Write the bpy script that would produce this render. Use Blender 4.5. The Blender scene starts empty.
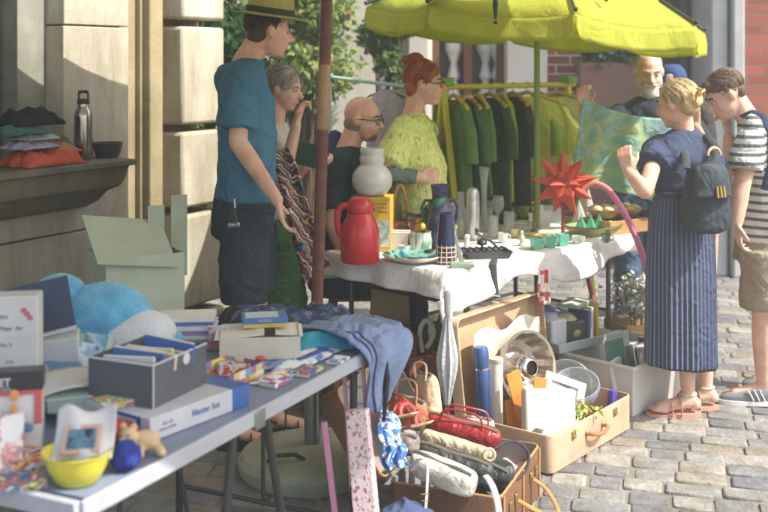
import bpy, math, random
from mathutils import Vector as Vc, Matrix, noise
R=random.Random(7); PI=math.pi; sin=math.sin; cos=math.cos
F=1100.0; H=1.72; HY=60.0
sc=bpy.context.scene; C=sc.collection
def V(px,py,s): return Vc(((px-384)/s, F/s, H-(py-HY)/s))
def G(px,py,z=0.0):
    s=(py-HY)/(H-z); return Vc(((px-384)/s,F/s,z))
def lin(c):
    c=tuple(c[:3])
    if max(c)>1:
        g=.3*c[0]+.59*c[1]+.11*c[2]; c=tuple(max(2,x*.87+g*.13)*.965+7 for x in c)
    if max(c)>1: c=[x/255 for x in c]; return tuple((x/12.92 if x<=.04045 else ((x+.055)/1.055)**2.4) for x in c[:3])
    return tuple(c[:3])
# ---------------------------------------------------------------- materials
def newmat(name):
    m=bpy.data.materials.new(name); m.use_nodes=True; nt=m.node_tree
    return m,nt,nt.nodes['Principled BSDF']
def N(nt,t,**k):
    n=nt.nodes.new(t)
    for a,b in k.items():
        if a in n.inputs.keys(): n.inputs[a].default_value=b
        else: setattr(n,a,b)
    return n
def ramp(nt,stops,interp='LINEAR'):
    r=nt.nodes.new('ShaderNodeValToRGB'); r.color_ramp.interpolation=interp
    e=r.color_ramp.elements
    while len(e)>1: e.remove(e[0])
    for i,(p,c) in enumerate(stops):
        x=e[0] if i==0 else e.new(p); x.position=p; x.color=(*lin(c),1)
    return r
def pm(name,c,c2=None,sc_=6,rough=.6,bump=.0,bs=80,metal=0,spec=.4,trans=0,transl=None,coat=0,stretch=None,fold=0,fs=9,ior=1.45,alpha=1,sheen=0,dirt=0):
    m,nt,b=newmat(name); L=nt.links
    tc=N(nt,'ShaderNodeTexCoord'); mp=N(nt,'ShaderNodeMapping')
    if stretch: mp.inputs['Scale'].default_value=stretch
    L.new(tc.outputs['Object'],mp.inputs['Vector'])
    a=lin(c); a2=lin(c2) if c2 else tuple(x*.86 for x in a)
    n=N(nt,'ShaderNodeTexNoise',Scale=sc_,Detail=5.0,Roughness=.6); L.new(mp.outputs[0],n.inputs['Vector'])
    r=ramp(nt,[(.32,(0,0,0)),(.68,(1,1,1))]); L.new(n.outputs['Fac'],r.inputs[0])
    mx=N(nt,'ShaderNodeMix',data_type='RGBA'); mx.inputs[6].default_value=(*a,1); mx.inputs[7].default_value=(*a2,1)
    L.new(r.outputs[0],mx.inputs[0]); out=mx.outputs[2]
    if dirt:
        n4=N(nt,'ShaderNodeTexNoise',Scale=2.3,Detail=9.0,Roughness=.75); mp4=N(nt,'ShaderNodeMapping'); mp4.inputs['Scale'].default_value=(1.9,1.9,.45); L.new(tc.outputs['Object'],mp4.inputs[0]); L.new(mp4.outputs[0],n4.inputs['Vector'])
        r4=ramp(nt,[(.42,(0,0,0)),(.7,(1,1,1))]); L.new(n4.outputs['Fac'],r4.inputs[0])
        mu=N(nt,'ShaderNodeMath',operation='MULTIPLY'); mu.inputs[1].default_value=dirt; L.new(r4.outputs[0],mu.inputs[0])
        m4=N(nt,'ShaderNodeMix',data_type='RGBA'); L.new(out,m4.inputs[6]); m4.inputs[7].default_value=(a[0]*.42,a[1]*.38,a[2]*.3,1)
        L.new(mu.outputs[0],m4.inputs[0]); out=m4.outputs[2]
    L.new(out,b.inputs['Base Color'])
    n3=N(nt,'ShaderNodeTexNoise',Scale=sc_*2.7,Detail=3.0); L.new(mp.outputs[0],n3.inputs['Vector'])
    mr=N(nt,'ShaderNodeMapRange'); mr.inputs[3].default_value=max(.02,rough-.1); mr.inputs[4].default_value=min(1,rough+.1)
    L.new(n3.outputs['Fac'],mr.inputs[0]); L.new(mr.outputs[0],b.inputs['Roughness'])
    b.inputs['Metallic'].default_value=metal; b.inputs['Specular IOR Level'].default_value=spec
    b.inputs['Transmission Weight'].default_value=trans; b.inputs['IOR'].default_value=ior
    b.inputs['Coat Weight'].default_value=coat; b.inputs['Alpha'].default_value=alpha
    if sheen: b.inputs['Sheen Weight'].default_value=sheen
    nrm=None
    if fold:
        nf=N(nt,'ShaderNodeTexNoise',Scale=fs,Detail=2.0,Distortion=1.2); L.new(mp.outputs[0],nf.inputs['Vector'])
        bf=N(nt,'ShaderNodeBump',Strength=min(1,fold),Distance=.04); L.new(nf.outputs['Fac'],bf.inputs['Height']); nrm=bf.outputs[0]
    if bump:
        nb=N(nt,'ShaderNodeTexNoise',Scale=bs,Detail=4.0); L.new(mp.outputs[0],nb.inputs['Vector'])
        bb=N(nt,'ShaderNodeBump',Strength=bump,Distance=.01); L.new(nb.outputs['Fac'],bb.inputs['Height'])
        if nrm: L.new(nrm,bb.inputs['Normal'])
        nrm=bb.outputs[0]
    if nrm: L.new(nrm,b.inputs['Normal'])
    if transl:
        t=N(nt,'ShaderNodeBsdfTranslucent'); L.new(out,t.inputs['Color'])
        ms=N(nt,'ShaderNodeMixShader'); ms.inputs[0].default_value=transl
        L.new(b.outputs[0],ms.inputs[1]); L.new(t.outputs[0],ms.inputs[2])
        L.new(ms.outputs[0],nt.nodes['Material Output'].inputs[0])
    return m
def stripes(name,cols,scale=20,axis='Z',rough=.8,dist=0.0,bump=0,interp='CONSTANT',fold=.5,wt='BANDS',fs=9):
    m,nt,b=newmat(name); L=nt.links; tc=N(nt,'ShaderNodeTexCoord')
    w=N(nt,'ShaderNodeTexWave',wave_type=wt,bands_direction=axis,wave_profile='SAW',Scale=scale,Distortion=dist); w.inputs['Detail Scale'].default_value=2
    L.new(tc.outputs['Object'],w.inputs['Vector'])
    r=ramp(nt,[(i/len(cols),c) for i,c in enumerate(cols)],interp); L.new(w.outputs['Fac'],r.inputs[0])
    L.new(r.outputs[0],b.inputs['Base Color']); b.inputs['Roughness'].default_value=rough; b.inputs['Specular IOR Level'].default_value=.25
    if fold:
        nf=N(nt,'ShaderNodeTexNoise',Scale=fs,Detail=2.0,Distortion=1.2); L.new(tc.outputs['Object'],nf.inputs['Vector'])
        bf=N(nt,'ShaderNodeBump',Strength=fold,Distance=.04); L.new(nf.outputs['Fac'],bf.inputs['Height']); L.new(bf.outputs[0],b.inputs['Normal'])
    return m
def multi(name,cols,scale=6,rough=.7,interp='LINEAR',tex='noise',fold=0,spec=.3,detail=4.0,transl=0,lo=.3,hi=.7,stretch=None):
    m,nt,b=newmat(name); L=nt.links; tc=N(nt,'ShaderNodeTexCoord'); mp=N(nt,'ShaderNodeMapping')
    if stretch: mp.inputs['Scale'].default_value=stretch
    L.new(tc.outputs['Object'],mp.inputs[0])
    if tex=='noise':
        w=N(nt,'ShaderNodeTexNoise',Scale=scale,Detail=detail,Distortion=.6); o='Fac'
    else:
        w=N(nt,'ShaderNodeTexVoronoi',Scale=scale,distance='CHEBYCHEV' if tex=='sq' else 'EUCLIDEAN'); w.inputs['Randomness'].default_value=.25 if tex=='sq' else 1; o='Color'; lo,hi=0,1
    L.new(mp.outputs[0],w.inputs['Vector'])
    r=ramp(nt,[(lo+(hi-lo)*i/len(cols),c) for i,c in enumerate(cols)],interp); 
    if o=='Color':
        sx=N(nt,'ShaderNodeSeparateColor'); L.new(w.outputs[o],sx.inputs[0]); L.new(sx.outputs[0],r.inputs[0])
    else: L.new(w.outputs[o],r.inputs[0])
    L.new(r.outputs[0],b.inputs['Base Color']); b.inputs['Roughness'].default_value=rough; b.inputs['Specular IOR Level'].default_value=spec
    if fold:
        nf=N(nt,'ShaderNodeTexNoise',Scale=8.0,Detail=2.0,Distortion=1.2); L.new(tc.outputs['Object'],nf.inputs['Vector'])
        bf=N(nt,'ShaderNodeBump',Strength=fold,Distance=.04); L.new(nf.outputs['Fac'],bf.inputs['Height']); L.new(bf.outputs[0],b.inputs['Normal'])
    if transl:
        t=N(nt,'ShaderNodeBsdfTranslucent'); L.new(r.outputs[0],t.inputs['Color'])
        ms=N(nt,'ShaderNodeMixShader'); ms.inputs[0].default_value=transl
        L.new(b.outputs[0],ms.inputs[1]); L.new(t.outputs[0],ms.inputs[2]); L.new(ms.outputs[0],nt.nodes['Material Output'].inputs[0])
    return m
def brickmat(name,c1,c2,mortar):
    m,nt,b=newmat(name); L=nt.links; tc=N(nt,'ShaderNodeTexCoord')
    mp=N(nt,'ShaderNodeMapping'); mp.inputs['Rotation'].default_value=(PI/2,0,0); L.new(tc.outputs['Object'],mp.inputs[0])
    k=N(nt,'ShaderNodeTexBrick'); k.inputs['Scale'].default_value=1; k.inputs['Brick Width'].default_value=.25; k.inputs['Row Height'].default_value=.08
    k.inputs['Mortar Size'].default_value=.008; k.inputs['Color1'].default_value=(*lin(c1),1); k.inputs['Color2'].default_value=(*lin(c2),1); k.inputs['Mortar'].default_value=(*lin(mortar),1)
    L.new(mp.outputs[0],k.inputs['Vector']); L.new(k.outputs['Color'],b.inputs['Base Color']); b.inputs['Roughness'].default_value=.85
    bb=N(nt,'ShaderNodeBump',Strength=.6,Distance=.01,invert=True); L.new(k.outputs['Fac'],bb.inputs['Height']); L.new(bb.outputs[0],b.inputs['Normal'])
    return m
_c={}
def M(c,rough=.6,**k):
    key=(tuple(c),rough,tuple(sorted(k.items(),key=str)))
    if key not in _c:
        _c[key]=pm('paint_%d'%len(_c),c,rough=rough,**k)
    return _c[key]
def fab(c,**k):
    k.setdefault('fold',.55); k.setdefault('bump',.15); k.setdefault('bs',250); k.setdefault('spec',.2)
    return M(c,.85,**k)
# ---------------------------------------------------------------- mesh builder
class MB:
    def __init__(s): s.v=[];s.f=[];s.mi=[];s.m=0
    def add(s,vs,fs,Mx=None):
        o=len(s.v)
        s.v+= [ (Mx@Vc(p)) if Mx else Vc(p) for p in vs]
        for f in fs: s.f.append([o+i for i in f]); s.mi.append(s.m)
        return s
    def box(s,c,size,rz=0,Mx=None,tp=1.0,tp2=None):
        x,y,z=[a/2 for a in size]; t2=tp if tp2 is None else tp2
        m=Matrix.Translation(Vc(c))@Matrix.Rotation(rz,4,'Z')
        if Mx: m=Mx@m
        return s.add([(-x,-y,-z),(x,-y,-z),(x,y,-z),(-x,y,-z),(-x*tp,-y*t2,z),(x*tp,-y*t2,z),(x*tp,y*t2,z),(-x*tp,y*t2,z)],
              [(0,3,2,1),(4,5,6,7),(0,1,5,4),(1,2,6,5),(2,3,7,6),(3,0,4,7)],m)
    def tray(s,c,size,t=.004,rz=0,tp=1.0,Mx=None,floor=True):
        # open box: size outer, base centre c
        X,Y,Z=size; m=Matrix.Translation(Vc(c))@Matrix.Rotation(rz,4,'Z')
        if Mx: m=Mx@m
        def ring(k,z,i): x=X/2*k-i; y=Y/2*k-i; return [(-x,-y,z),(x,-y,z),(x,y,z),(-x,y,z)]
        vs=ring(tp,0,0)+ring(1,Z,0)+ring(1,Z,t)+ring(tp,t,t)
        fs=[(3,2,1,0)]
        for a in range(3):
            for i in range(4):
                j=(i+1)%4; fs.append((a*4+i,a*4+j,a*4+4+j,a*4+4+i))
        fs.append((12,13,14,15)); return s.add(vs,fs,m)
    def tube(s,pts,r,seg=8,cap=True,flat=None,closed=False):
        pts=[Vc(p) for p in pts]; n=len(pts); rs=r if isinstance(r,(list,tuple)) else [r]*n
        vs=[];up=None
        for i,p in enumerate(pts):
            if closed: d=pts[(i+1)%n]-pts[i-1]
            else: d=(pts[min(i+1,n-1)]-pts[max(i-1,0)])
            if d.length<1e-9: d=Vc((0,0,1))
            d.normalize()
            if up is None: up=Vc((0,0,1)) if abs(d.z)<.9 else Vc((1,0,0))
            a=d.cross(up)
            if a.length<1e-6: a=d.cross(Vc((0,1,0)))
            a.normalize(); b=a.cross(d).normalized(); up=b
            fl=flat if flat else 1
            for k in range(seg):
                t=2*PI*k/seg; vs.append(p+a*cos(t)*rs[i]+b*sin(t)*rs[i]*fl)
        fs=[]
        for i in range(n if closed else n-1):
            for k in range(seg):
                k2=(k+1)%seg; i2=(i+1)%n; fs.append((i*seg+k,i*seg+k2,i2*seg+k2,i2*seg+k))
        if cap and not closed: fs.append(tuple(range(seg))[::-1]); fs.append(tuple((n-1)*seg+k for k in range(seg)))
        return s.add(vs,fs)
    def lathe(s,prof,c=(0,0,0),seg=28,Mx=None,sx=1,sy=1,cap=True):
        m=Matrix.Translation(Vc(c)); 
        if Mx: m=m@Mx
        vs=[(r*sx*cos(2*PI*k/seg),r*sy*sin(2*PI*k/seg),z) for r,z in prof for k in range(seg)]
        fs=[]
        for i in range(len(prof)-1):
            for k in range(seg):
                k2=(k+1)%seg; fs.append((i*seg+k,i*seg+k2,(i+1)*seg+k2,(i+1)*seg+k))
        if cap:
            if prof[0][0]>1e-5: fs.append(tuple(range(seg))[::-1])
            if prof[-1][0]>1e-5: fs.append(tuple((len(prof)-1)*seg+k for k in range(seg)))
        return s.add(vs,fs,m)
    def sph(s,c,r,seg=16,Mx=None):
        if not isinstance(r,(tuple,list)): r=(r,r,r)
        m=Matrix.Translation(Vc(c)); 
        if Mx: m=m@Mx
        m=m@Matrix.Diagonal((*r,1)); n=max(6,seg//2)
        return s.lathe2([(sin(PI*i/n),-cos(PI*i/n)) for i in range(n+1)],seg,m)
    def lathe2(s,prof,seg,m):
        vs=[];fs=[];idx=[]
        for r,z in prof:
            if r<1e-6: idx.append([len(vs)]*seg); vs.append((0,0,z))
            else: idx.append(list(range(len(vs),len(vs)+seg))); vs+=[(r*cos(2*PI*k/seg),r*sin(2*PI*k/seg),z) for k in range(seg)]
        for a,b in zip(idx,idx[1:]):
            for k in range(seg):
                q=[a[k],a[(k+1)%seg],b[(k+1)%seg],b[k]]; u=[]
                for x in q:
                    if x not in u: u.append(x)
                if len(u)>2: fs.append(u)
        return s.add(vs,fs,m)
    def cap(s,a,b,ra,rb,seg=12):
        a=Vc(a);b=Vc(b);d=b-a;l=d.length
        if l<1e-6: return s.sph(a,ra,seg)
        q=Vc((0,0,1)).rotation_difference(d).to_matrix().to_4x4(); m=Matrix.Translation(a)@q
        k=4;pr=[(ra*sin(PI/2*i/k),-ra*cos(PI/2*i/k)) for i in range(k+1)]+[(rb*cos(PI/2*i/k),l+rb*sin(PI/2*i/k)) for i in range(k+1)]
        pr[0]=(0,pr[0][1]); pr[-1]=(0,pr[-1][1])
        return s.lathe2(pr,seg,m)
    def loft(s,rings,seg=24,cap=True,power=1.0):
        vs=[];fs=[];n=len(rings)
        for c,a,b in rings:
            c=Vc(c);a=Vc(a);b=Vc(b)
            for k in range(seg):
                t=2*PI*k/seg; ct=cos(t);st=sin(t)
                if power!=1: ct=math.copysign(abs(ct)**power,ct); st=math.copysign(abs(st)**power,st)
                vs.append(c+a*ct+b*st)
        for i in range(n-1):
            for k in range(seg):
                k2=(k+1)%seg; fs.append((i*seg+k,i*seg+k2,(i+1)*seg+k2,(i+1)*seg+k))
        if cap: fs.append(tuple(range(seg))[::-1]); fs.append(tuple((n-1)*seg+k for k in range(seg)))
        return s.add(vs,fs)
    def grid(s,fn,nu,nv,mf=None):
        vs=[fn(i/nu,j/nv) for i in range(nu+1) for j in range(nv+1)]; o=len(s.v)
        s.v+=[Vc(p) for p in vs]
        for i in range(nu):
            for j in range(nv):
                a=o+i*(nv+1)+j; s.f.append([a,a+nv+1,a+nv+2,a+1]); s.mi.append(mf(i,j) if mf else s.m)
        return s
    def prism(s,pts,h,Mx=None):
        n=len(pts); vs=[(x,y,0) for x,y in pts]+[(x,y,h) for x,y in pts]
        fs=[tuple(range(n))[::-1],tuple(range(n,2*n))]+[(i,(i+1)%n,n+(i+1)%n,n+i) for i in range(n)]
        return s.add(vs,fs,Mx)
    def build(s,name,mats,parent=None,world=False,bevel=0,sub=0,solid=0,remesh=0,smooth=True,sm=6,ang=40,disp=0,ds=.15,fix=False):
        off=Vc((0,0,0))
        if world and parent is not None:
            p=parent
            while p: off+=p.location; p=p.parent
        me=bpy.data.meshes.new(name); me.from_pydata([tuple(p-off) for p in s.v],[],s.f)
        if not isinstance(mats,(list,tuple)): mats=[mats]
        for m in mats: me.materials.append(m)
        for p,i in zip(me.polygons,s.mi): p.material_index=i; p.use_smooth=smooth
        me.update(); o=bpy.data.objects.new(name,me); C.objects.link(o)
        if parent: o.parent=parent
        if not remesh and smooth: me.set_sharp_from_angle(angle=math.radians(ang))
        if remesh:
            r=o.modifiers.new('r','REMESH'); r.mode='VOXEL'; r.voxel_size=remesh; r.use_smooth_shade=True
            if sm: q=o.modifiers.new('s','SMOOTH'); q.factor=.5; q.iterations=sm
        if solid: q=o.modifiers.new('t','SOLIDIFY'); q.thickness=solid; q.offset=0
        if sub: q=o.modifiers.new('u','SUBSURF'); q.levels=sub; q.render_levels=sub
        if disp:
            tx=bpy.data.textures.new('w','CLOUDS'); tx.noise_scale=ds; q=o.modifiers.new('d','DISPLACE'); q.texture=tx; q.strength=disp; q.mid_level=.5
        if bevel: q=o.modifiers.new('b','BEVEL'); q.width=bevel; q.segments=2; q.limit_method='ANGLE'; q.angle_limit=.6
        return o
def props(o,label=None,cat=None,group=None,kind=None):
    if label: o['label']=label
    if cat: o['category']=cat
    if group: o['group']=group
    if kind: o['kind']=kind
    return o
def thing(name,label,cat,loc=(0,0,0),rz=0,group=None):
    o=bpy.data.objects.new(name,None); C.objects.link(o); o.empty_display_size=.1
    o.location=loc; o.rotation_euler=(0,0,rz); return props(o,label,cat,group)
def single(mb,name,label,cat,mat,loc=(0,0,0),rz=0,group=None,world=False,**k):
    if world: mb.v=[p-Vc(loc) for p in mb.v]
    o=mb.build(name,mat,None,**k); o.location=loc; o.rotation_euler=(0,0,rz); return props(o,label,cat,group)
def text(name,s,size,mat,parent,Mx,ext=.0008,bold=False):
    cu=bpy.data.curves.new('t','FONT'); cu.body=s; cu.size=size; cu.extrude=ext; cu.align_x='CENTER'; cu.align_y='CENTER'
    if bold: cu.offset=size*.02
    o=bpy.data.objects.new('t',cu); C.objects.link(o); dg=bpy.context.evaluated_depsgraph_get(); dg.update()
    me=bpy.data.meshes.new_from_object(o.evaluated_get(dg)); bpy.data.objects.remove(o)
    me.materials.clear(); me.materials.append(mat); me.transform(Mx)
    q=bpy.data.objects.new(name,me); C.objects.link(q); q.parent=parent; return q
def TR(x,y,z): return Matrix.Translation((x,y,z))
def RX(a): return Matrix.Rotation(math.radians(a),4,'X')
def RY(a): return Matrix.Rotation(math.radians(a),4,'Y')
def RZ(a): return Matrix.Rotation(math.radians(a),4,'Z')
def nz(x,y,z=0,k=1): return noise.noise(Vc((x*k,y*k,z)))
# ---------------------------------------------------------------- world, camera, sun
w=bpy.data.worlds.new("World"); sc.world=w; w.use_nodes=True; nt=w.node_tree
SUN=Vc((.90,-.36,1.12)).normalized()
sky=nt.nodes.new('ShaderNodeTexSky'); sky.sky_type='NISHITA'; sky.sun_disc=False
sky.sun_elevation=math.asin(SUN.z); sky.sun_rotation=math.atan2(SUN.x,SUN.y); sky.air_density=1.2; sky.dust_density=3.0
nt.links.new(sky.outputs[0],nt.nodes['Background'].inputs[0]); nt.nodes['Background'].inputs[1].default_value=.15
sl=bpy.data.lights.new('sun','SUN'); sl.energy=3.5; sl.angle=math.radians(.55); sl.color=(1,.95,.85)
so=bpy.data.objects.new('sun',sl); C.objects.link(so); so.rotation_euler=SUN.to_track_quat('Z','Y').to_euler()
cd=bpy.data.cameras.new('camera'); co=bpy.data.objects.new('camera',cd); C.objects.link(co); sc.camera=co
co.location=(0,0,H); co.rotation_euler=(PI/2,0,0); cd.sensor_width=36; cd.lens=F*36/768; cd.shift_y=-(256-HY)/768; cd.clip_end=500
cd.dof.use_dof=True; cd.dof.focus_distance=4.6; cd.dof.aperture_fstop=2.6
sc.view_settings.view_transform='Standard'; sc.view_settings.look='None'; sc.view_settings.gamma=1; sc.view_settings.exposure=1.16
# ---------------------------------------------------------------- shared materials
plaster=pm('plaster',(194,188,170),(170,162,138),sc_=2.2,rough=.9,bump=.25,bs=50,dirt=.8)
plaster2=pm('pale_plaster',(222,214,205),(205,196,184),sc_=2,rough=.9,bump=.2,bs=40,dirt=.25)
stone_tan=pm('tan_stone',(170,156,120),(144,130,96),sc_=4,rough=.9,bump=.3,bs=60,dirt=.4)
stone_dark=pm('sill_stone',(128,122,100),(96,94,78),sc_=4,rough=.8,bump=.3,bs=60,dirt=.5)
skin=pm('skin',(226,184,158),(208,146,122),sc_=14,rough=.5,spec=.35); skin.node_tree.nodes['Principled BSDF'].inputs['Subsurface Weight'].default_value=.12; skin.node_tree.nodes['Principled BSDF'].inputs['Subsurface Radius'].default_value=(.02,.008,.005)
wood=pm('brown_wood',(140,84,48),(96,54,30),sc_=5,rough=.45,bump=.1,stretch=(1,1,6))
woodtan=pm('tan_wood',(188,146,92),(160,116,66),sc_=5,rough=.5,bump=.1)
metal=pm('grey_metal',(150,152,155),rough=.35,metal=.9); chrome=pm('chrome',(225,225,228),rough=.12,metal=1)
blackm=pm('black_paint',(38,40,42),(52,54,56),rough=.4); white=pm('white_plastic',(206,206,203),(188,188,186),rough=.4)
glass=pm('clear_glass',(238,244,242),rough=.06,trans=.75,ior=1.4,spec=1.0,alpha=.72)
_n=skin.node_tree; _t=_n.nodes.new('ShaderNodeTexCoord'); _q=_n.nodes.new('ShaderNodeTexNoise'); _q.inputs['Scale'].default_value=260; _b=_n.nodes.new('ShaderNodeBump'); _b.inputs['Strength'].default_value=.25; _b.inputs['Distance'].default_value=.003
_n.links.new(_t.outputs['Object'],_q.inputs['Vector']); _n.links.new(_q.outputs['Fac'],_b.inputs['Height']); _n.links.new(_b.outputs[0],_n.nodes['Principled BSDF'].inputs['Normal'])
def pr(c): return M(c,.5)
# ---------------------------------------------------------------- ground
mb=MB(); mb.add([(-60,-20,-.006),(60,-20,-.006),(60,80,-.006),(-60,80,-.006)],[(0,1,2,3)])
props(mb.build('ground',pm('earth',(132,127,115),(100,96,86),sc_=3,rough=.95,bump=.4,bs=30)),kind='structure')
mb=MB(); sg=math.radians(-14); cs,sn=cos(sg),sin(sg)
y=-3.0; row=0
def hsh(a,b): return R.random()
while y<12.5:
    hgt=.112+R.random()*.028; x=-8+R.random()*.2
    while x<9:
        L=.13+R.random()*.10; cx,cy=x+L/2,y+hgt/2
        X=cx*cs-cy*sn; Y=cx*sn+cy*cs
        if 2.9<Y<13.2 and abs(X)<Y*.42+.7:
            mb.m=R.choice([0,0,1,1,2,3,4]); g=R.uniform(.003,.0065); top=R.uniform(-.0025,.004); tx=R.uniform(-.04,.04); ty=R.uniform(-.04,.04)
            def ring(i,z,cr):
                a=L/2-g-i; b=hgt/2-g-i; c=min(cr,a*.6,b*.6); o=[]
                for (px_,py_) in ((a-c,-b),(a,-b+c),(a,b-c),(a-c,b),(-a+c,b),(-a,b-c),(-a,-b+c),(-a+c,-b)):
                    jx=px_+nz(cx*9+px_*4,cy*9,1)*.020; jy=py_+nz(cx*9,cy*9+py_*4,5)*.018
                    q=(cx+jx,cy+jy); zz=z+tx*px_+ty*py_ if z>-.01 else z
                    o.append((q[0]*cs-q[1]*sn,q[0]*sn+q[1]*cs,zz+top))
                return o
            a=ring(0,-.02,.012); b=ring(0,-.006,.012); c=ring(.004,0,.010); d=ring(.012,.001,.010)
            fs=[]
            for k in range(3):
                for i in range(8): j=(i+1)%8; fs.append((k*8+i,k*8+j,k*8+8+j,k*8+8+i))
            fs.append(tuple(range(24,32))); mb.add(a+b+c+d,fs)
        x+=L
    y+=hgt
sm_=[pm('cobble_%d'%i,c,c2,sc_=14,rough=.75,bump=.7,bs=45,dirt=.9) for i,(c,c2) in enumerate([((146,145,142),(116,115,113)),((158,155,147),(128,124,117)),((134,135,136),(106,107,109)),((150,142,129),(124,116,104)),((118,120,123),(94,96,98))])]
props(mb.build('cobblestone_paving',sm_,ang=50),kind='structure')
# ---------------------------------------------------------------- left stone building
def WP(px): return (-4.759/((px-384)/F-.56)-5.235)/.872
ox,oy=-(384/F)*5.235,5.235
house=thing('stone_building','old plastered stone building with a rusticated pilaster and deep window sill at left','building',(ox,oy,0),math.atan2(.872,.489))
mb=MB()
for z0,z1 in ((0,.835),(.842,1.12)): mb.box((-1.1,.25,(z0+z1)/2),(3.96,.5,z1-z0-.001))
for z0,z1 in ((0,.835),(.842,1.895),(1.902,3.6)): mb.box((.642,.245,(z0+z1)/2),(.476,.5,z1-z0))
mb.box((-1.1,.25,3.3),(3.0,.5,.6))
mb.build('wall',plaster,house,bevel=.006)
mb=MB()
mb.box((.31,.36,2.395),(.19,.48,2.41)); mb.build('window_reveal',pm('shaded_plaster',(150,150,138),(120,120,108),sc_=5,rough=.9,bump=.2,dirt=.4),house,bevel=.004)  # reveal plaster made darker grey, its shade put into the colour
mb=MB(); mb.box((-1.2,.30,2.2),(2.83,.06,2.0)); mb.build('window_pane',pm('dark_pane',(28,34,34),rough=.15),house)
mb=MB()
for x in (.14,-.75,-1.6): mb.box((x,.24,2.2),(.07,.05,2.0))
mb.build('window_frame',M((60,56,50),.5),house,bevel=.004)
# sill with moulding
mb=MB(); prof=[(.12,1.215),(-.30,1.215),(-.30,1.185),(-.25,1.18),(-.25,1.12),(-.235,1.08),(-.16,1.05),(-.12,1.0),(-.05,.965),(.12,.965)]
xs=(-3.1,.62); n=len(prof); vs=[(x,p[0],p[1]) for x in xs for p in prof]
vs=[(x+(.0 if x<0 else min(0,(p[1]-1.18)*.5)),p[0],p[1]) for x in xs for p in prof]
mb.add(vs,[(i,(i+1)%n,n+(i+1)%n,n+i) for i in range(n)]+[tuple(range(n))[::-1],tuple(range(n,2*n))])
mb.build('window_sill',stone_dark,house,bevel=.006,ang=30)
# fluted jamb
mb=MB(); mb.box((.945,.31,1.8),(.128,.5,3.6)); mb.box((1.018,.275,1.8),(.02,.5,3.6)); mb.box((1.085,.225,1.8),(.11,.5,3.6)); mb.box((1.20,.36,1.8),(.12,.5,3.6)); mb.box((1.148,.27,1.8),(.016,.5,3.6))
mb.box((1.45,.48,1.8),(.40,.7,3.6)); mb.build('jamb_moulding',stone_tan,house,bevel=.012)
mb=MB()
zs=[-.36,.25,.83,1.31,1.92,2.5,3.1,3.7]
for a,b in zip(zs,zs[1:]): mb.box((1.452,.06,(a+b)/2+.015),(.392,.26,b-a-.042))
mb.build('pilaster_block',plaster,house,bevel=.02)
mb=MB(); mb.box((2.6,1.2,1.8),(1.9,.4,3.6)); mb.build('rear_wall',plaster,house,bevel=.01)
# ---------------------------------------------------------------- town house facing the square
HB=9.6; sB=F/HB
def bx(px): return (px-384)/sB
fh=thing('town_house','pale town house behind the stalls with brown framed window and brick pier','building',(0,HB,0))
mb=MB()
mb.box((-2.6,.2,2.2),(5.3,.4,4.4)); mb.box((bx(417),.2,2.2),(bx(432)-bx(402),.402,4.4))
mb.box(((bx(432)+bx(505))/2,.2,.45),(bx(505)-bx(432),.4,.9)); mb.box(((bx(432)+bx(505))/2,.2,3.6),(bx(505)-bx(432),.4,1.6))
mb.build('wall',plaster2,fh,bevel=.01)
mb=MB(); mb.box((bx(525),.1,2.2),(bx(545)-bx(505),.5,4.4)); mb.box((bx(418),.12,2.2),(bx(430)-bx(410),.46,4.39)); mb.build('pilaster',pm('pilaster_stone',(206,198,186),(190,180,164),sc_=3,rough=.9,bump=.2),fh,bevel=.01)
mb=MB(); x0,x1=bx(432),bx(505)
for x in (x0+.03,(x0+x1)/2-.0,x1-.03): mb.box((x,.12,1.85),(.075,.08,1.9))
mb.box(((x0+x1)/2,.121,2.76),(x1-x0,.07,.08)); mb.box(((x0+x1)/2,.121,1.0),(x1-x0,.07,.08)); mb.build('window_frame',M((112,70,52),.5),fh,bevel=.004)
mb=MB(); mb.box(((x0+x1)/2,.24,1.85),(x1-x0,.012,1.9)); mb.build('window_pane',pm('pane',(58,70,74),(40,48,50),sc_=3,rough=.1,spec=.8),fh)
for px in (455,487,500):
    mb=MB(); mb.lathe([(.07,0),(.07,.05),(.035,.08),(.06,.16),(.085,.26),(.05,.40),(.03,.46),(.06,.50),(.05,.54),(.03,.62),(.07,.72),(.085,.74),(.085,.80)],(bx(px),.185,1.07),seg=16); mb.build('baluster',M((214,206,196),.8),fh)
mb=MB(); mb.box(((bx(545)+bx(606))/2,.16,2.2),(bx(606)-bx(545),.32,4.4)); mb.build('brick_pier',brickmat('old_brick',(168,86,66),(130,66,52),(190,170,150)),fh)
mb=MB(); mb.box((bx(625),.2,2.2),(bx(645)-bx(606),.3,4.4)); mb.build('door_surround',M((214,206,200),.8),fh,bevel=.01)
# corner building right
HR=8.7; sR=F/HR
def rx(px): return (px-384)/sR
rb=thing('brick_building','red brick corner building with pale column and dark doorway at right','building',(0,HR,0))
mb=MB(); mb.box((rx(745)+1.6,.4,2.2),(3.2,.8,4.4)); mb.build('brick_wall',brickmat('red_brick',(168,72,48),(132,52,36),(120,86,72)),rb)
mb=MB(); mb.box((rx(721),.38,2.2),(rx(728)-rx(712),.7,4.4)); mb.box((rx(738),.36,2.2),(rx(745)-rx(733),.78,4.4)); mb.box((rx(730),.45,2.2),(rx(734)-rx(727),.7,4.4)); mb.build('column',pm('grey_column',(178,178,176),(160,160,158),rough=.7),rb,bevel=.015)
mb=MB(); mb.box((rx(684),.75,2.2),(rx(714)-rx(640),.1,4.4)); mb.build('door',M((48,42,40),.4),rb)
for px in (655,678,704):
    mb=MB(); mb.box((rx(px),.64,2.2),(.07,.12,4.4)); mb.build('door_frame',M((70,58,52),.4),rb,bevel=.005)
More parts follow.
